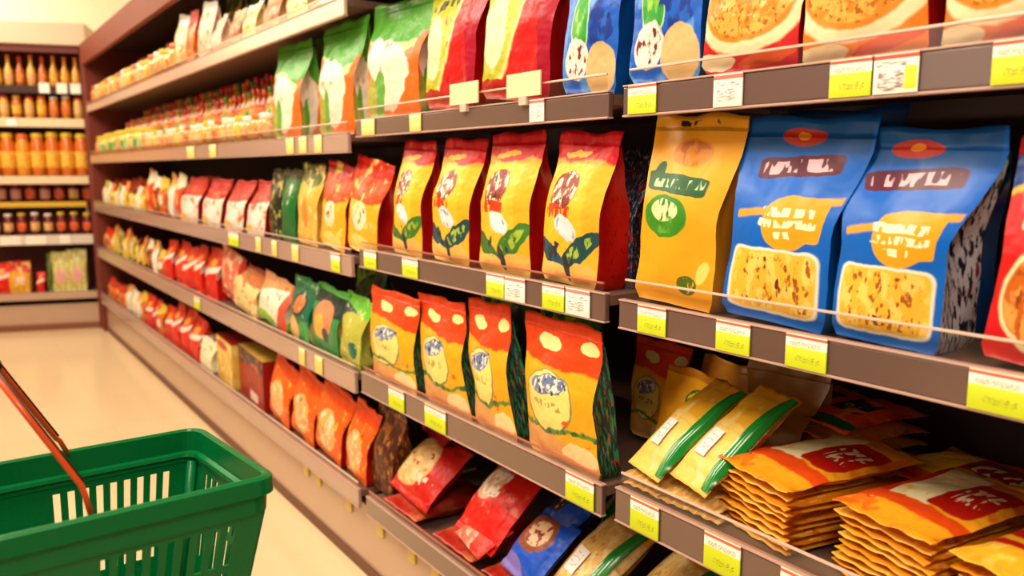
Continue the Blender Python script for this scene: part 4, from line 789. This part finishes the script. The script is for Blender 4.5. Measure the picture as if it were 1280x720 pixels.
def panel(P, ub, vb, hole, th, name):
    """slotted wall: P(u,v) surface, u/v break lists, hole(i,j)"""
    bm = bmesh.new(); nu, nv = len(ub)-1, len(vb)-1
    n = (P(1, 0)-P(0, 0)).cross(P(0, 1)-P(0, 0)).normalized()*th
    A = [[bm.verts.new(P(u, v)) for v in vb] for u in ub]; B = [[bm.verts.new(P(u, v)+n) for v in vb] for u in ub]
    sol = lambda i, j: 0 <= i < nu and 0 <= j < nv and not hole(i, j)
    for i in range(nu):
        for j in range(nv):
            if not sol(i, j): continue
            bm.faces.new((A[i][j], A[i+1][j], A[i+1][j+1], A[i][j+1])); bm.faces.new((B[i][j], B[i][j+1], B[i+1][j+1], B[i+1][j]))
            for (di, dj, p, q) in ((-1, 0, (i, j), (i, j+1)), (1, 0, (i+1, j), (i+1, j+1)), (0, -1, (i, j), (i+1, j)), (0, 1, (i, j+1), (i+1, j+1))):
                if not sol(i+di, j+dj): bm.faces.new((A[p[0]][p[1]], A[q[0]][q[1]], B[q[0]][q[1]], B[p[0]][p[1]]))
    return fin(bm, name, False)
ti = .032                                # walls lean in towards the floor
zt_ = HB-.049
def slotbreaks(n, m0, m1, fr=.5):
    st = (m1-m0)/n; b_ = [0]
    for k in range(n): b_ += [m0+st*k, m0+st*k+st*fr]
    return b_+[1]
VB = [0, .06, .36, .42, .72, .8, 1]
for s, nm_, n in ((-1, 'long_wall', 22), (1, 'long_wall', 22)):
    c0, c1 = hx-.018, hx-.018-ti
    P = lambda u, v, s=s: Vector(((-1+2*u)*(c0+(c1-c0)*v), s*(hy-.0145+(-ti)*v), zt_*(1-v)))
    ub = slotbreaks(9, .53, .94)
    link(nm_, panel(P, ub, VB, lambda i, j: (i % 2 == 1) and j in (1, 3), .003*s, nm_), GP, bk)
for s in (-1, 1):
    c0, c1 = hy-.018, hy-.018-ti
    P = lambda u, v, s=s: Vector((s*(hx-.0145+(-ti)*v), (-1+2*u)*(c0+(c1-c0)*v), zt_*(1-v)))
    ub = slotbreaks(9, .12, .88)
    link('end_wall', panel(P, ub, VB, lambda i, j: (i % 2 == 1) and j in (1, 3), -.003*s, 'end_wall'), GP, bk)
for sx in (-1, 1):                       # rounded corner posts
    for sy in (-1, 1):
        bm = bmesh.new(); tube(bm, [(sx*(hx-.0215), sy*(hy-.0215), zt_), (sx*(hx-.0215-ti), sy*(hy-.0215-ti), 0.002)], .0085, 10); link('corner_post', fin(bm, 'corner_post'), GP, bk)
fx, fy = hx-.0145-ti, hy-.0145-ti
PF = lambda u, v: Vector(((-1+2*u)*fx, (-1+2*v)*fy, .0))
ub = slotbreaks(20, .05, .96); vb = slotbreaks(8, .06, .95, .6)
link('basket_floor', panel(PF, ub, vb, lambda i, j: i % 2 == 1 and j % 2 == 1, .003, 'basket_floor'), GP, bk)
GP.node_tree.nodes['Principled BSDF'].inputs['Specular IOR Level'].default_value = .2
HO = plain('orange red handle plastic', 'd24a12', .3, coat=.3); HK = plain('black handle underside', '1c1210', .4)
def bpt(px, py, yl):   # point of the picture on the basket's own lengthwise plane local y = yl
    Mi = M.inverted(); o = Mi @ Vector((0, 0, H)); d_ = (Mi.to_3x3() @ ray(px, py)); t = (yl-o.y)/d_.y; return o+d_*t
arms = []          # one bail hinged at the middle of both long walls, swung towards the left
for s_, end, mid1, up1 in ((-1, (115, 648), (101, 606), (-12, 462)), (1, (84, 566), (70, 548), (-12, 447))):
    y0 = s_*(hy-.02); e = bpt(end[0], end[1], y0); m1 = bpt(mid1[0], mid1[1], y0*.96); t1 = bpt(up1[0], up1[1], y0*.6)
    dirn = (t1-m1).normalized(); tt = (HB+.17-m1.z)/dirn.z; g0 = m1+dirn*tt; g0.y = s_*.055
    arms.append([e, e*.35+m1*.65+Vector((0, 0, .004)), m1, t1*.5+m1*.5, t1, g0])
gm = (arms[0][-1]+arms[1][-1])/2
for a_ in arms: a_[-1] = Vector((gm.x, a_[-1].y, gm.z))
bm = bmesh.new(); tube(bm, arms[0]+arms[1][::-1], .0036, 8); hnd = link('handle', fin(bm, 'handle'), HO, bk, 'orange red carrying handle')
for a_ in arms:
    bm = bmesh.new(); tube(bm, [q+Vector((.0034, .0012, .0026)) for q in a_[2:5]], .0016, 6); link('handle_groove', fin(bm, 'handle_groove'), HK, hnd, 'black groove along the handle')
bm = bmesh.new(); tube(bm, [Vector((gm.x, -.045, gm.z)), Vector((gm.x, 0, gm.z+.002)), Vector((gm.x, .045, gm.z))], .009, 12); link('grip', fin(bm, 'grip'), HK, bk)
tag(bk, 'green plastic shopping basket with slotted walls and orange red handles, in the lower left corner', 'basket')
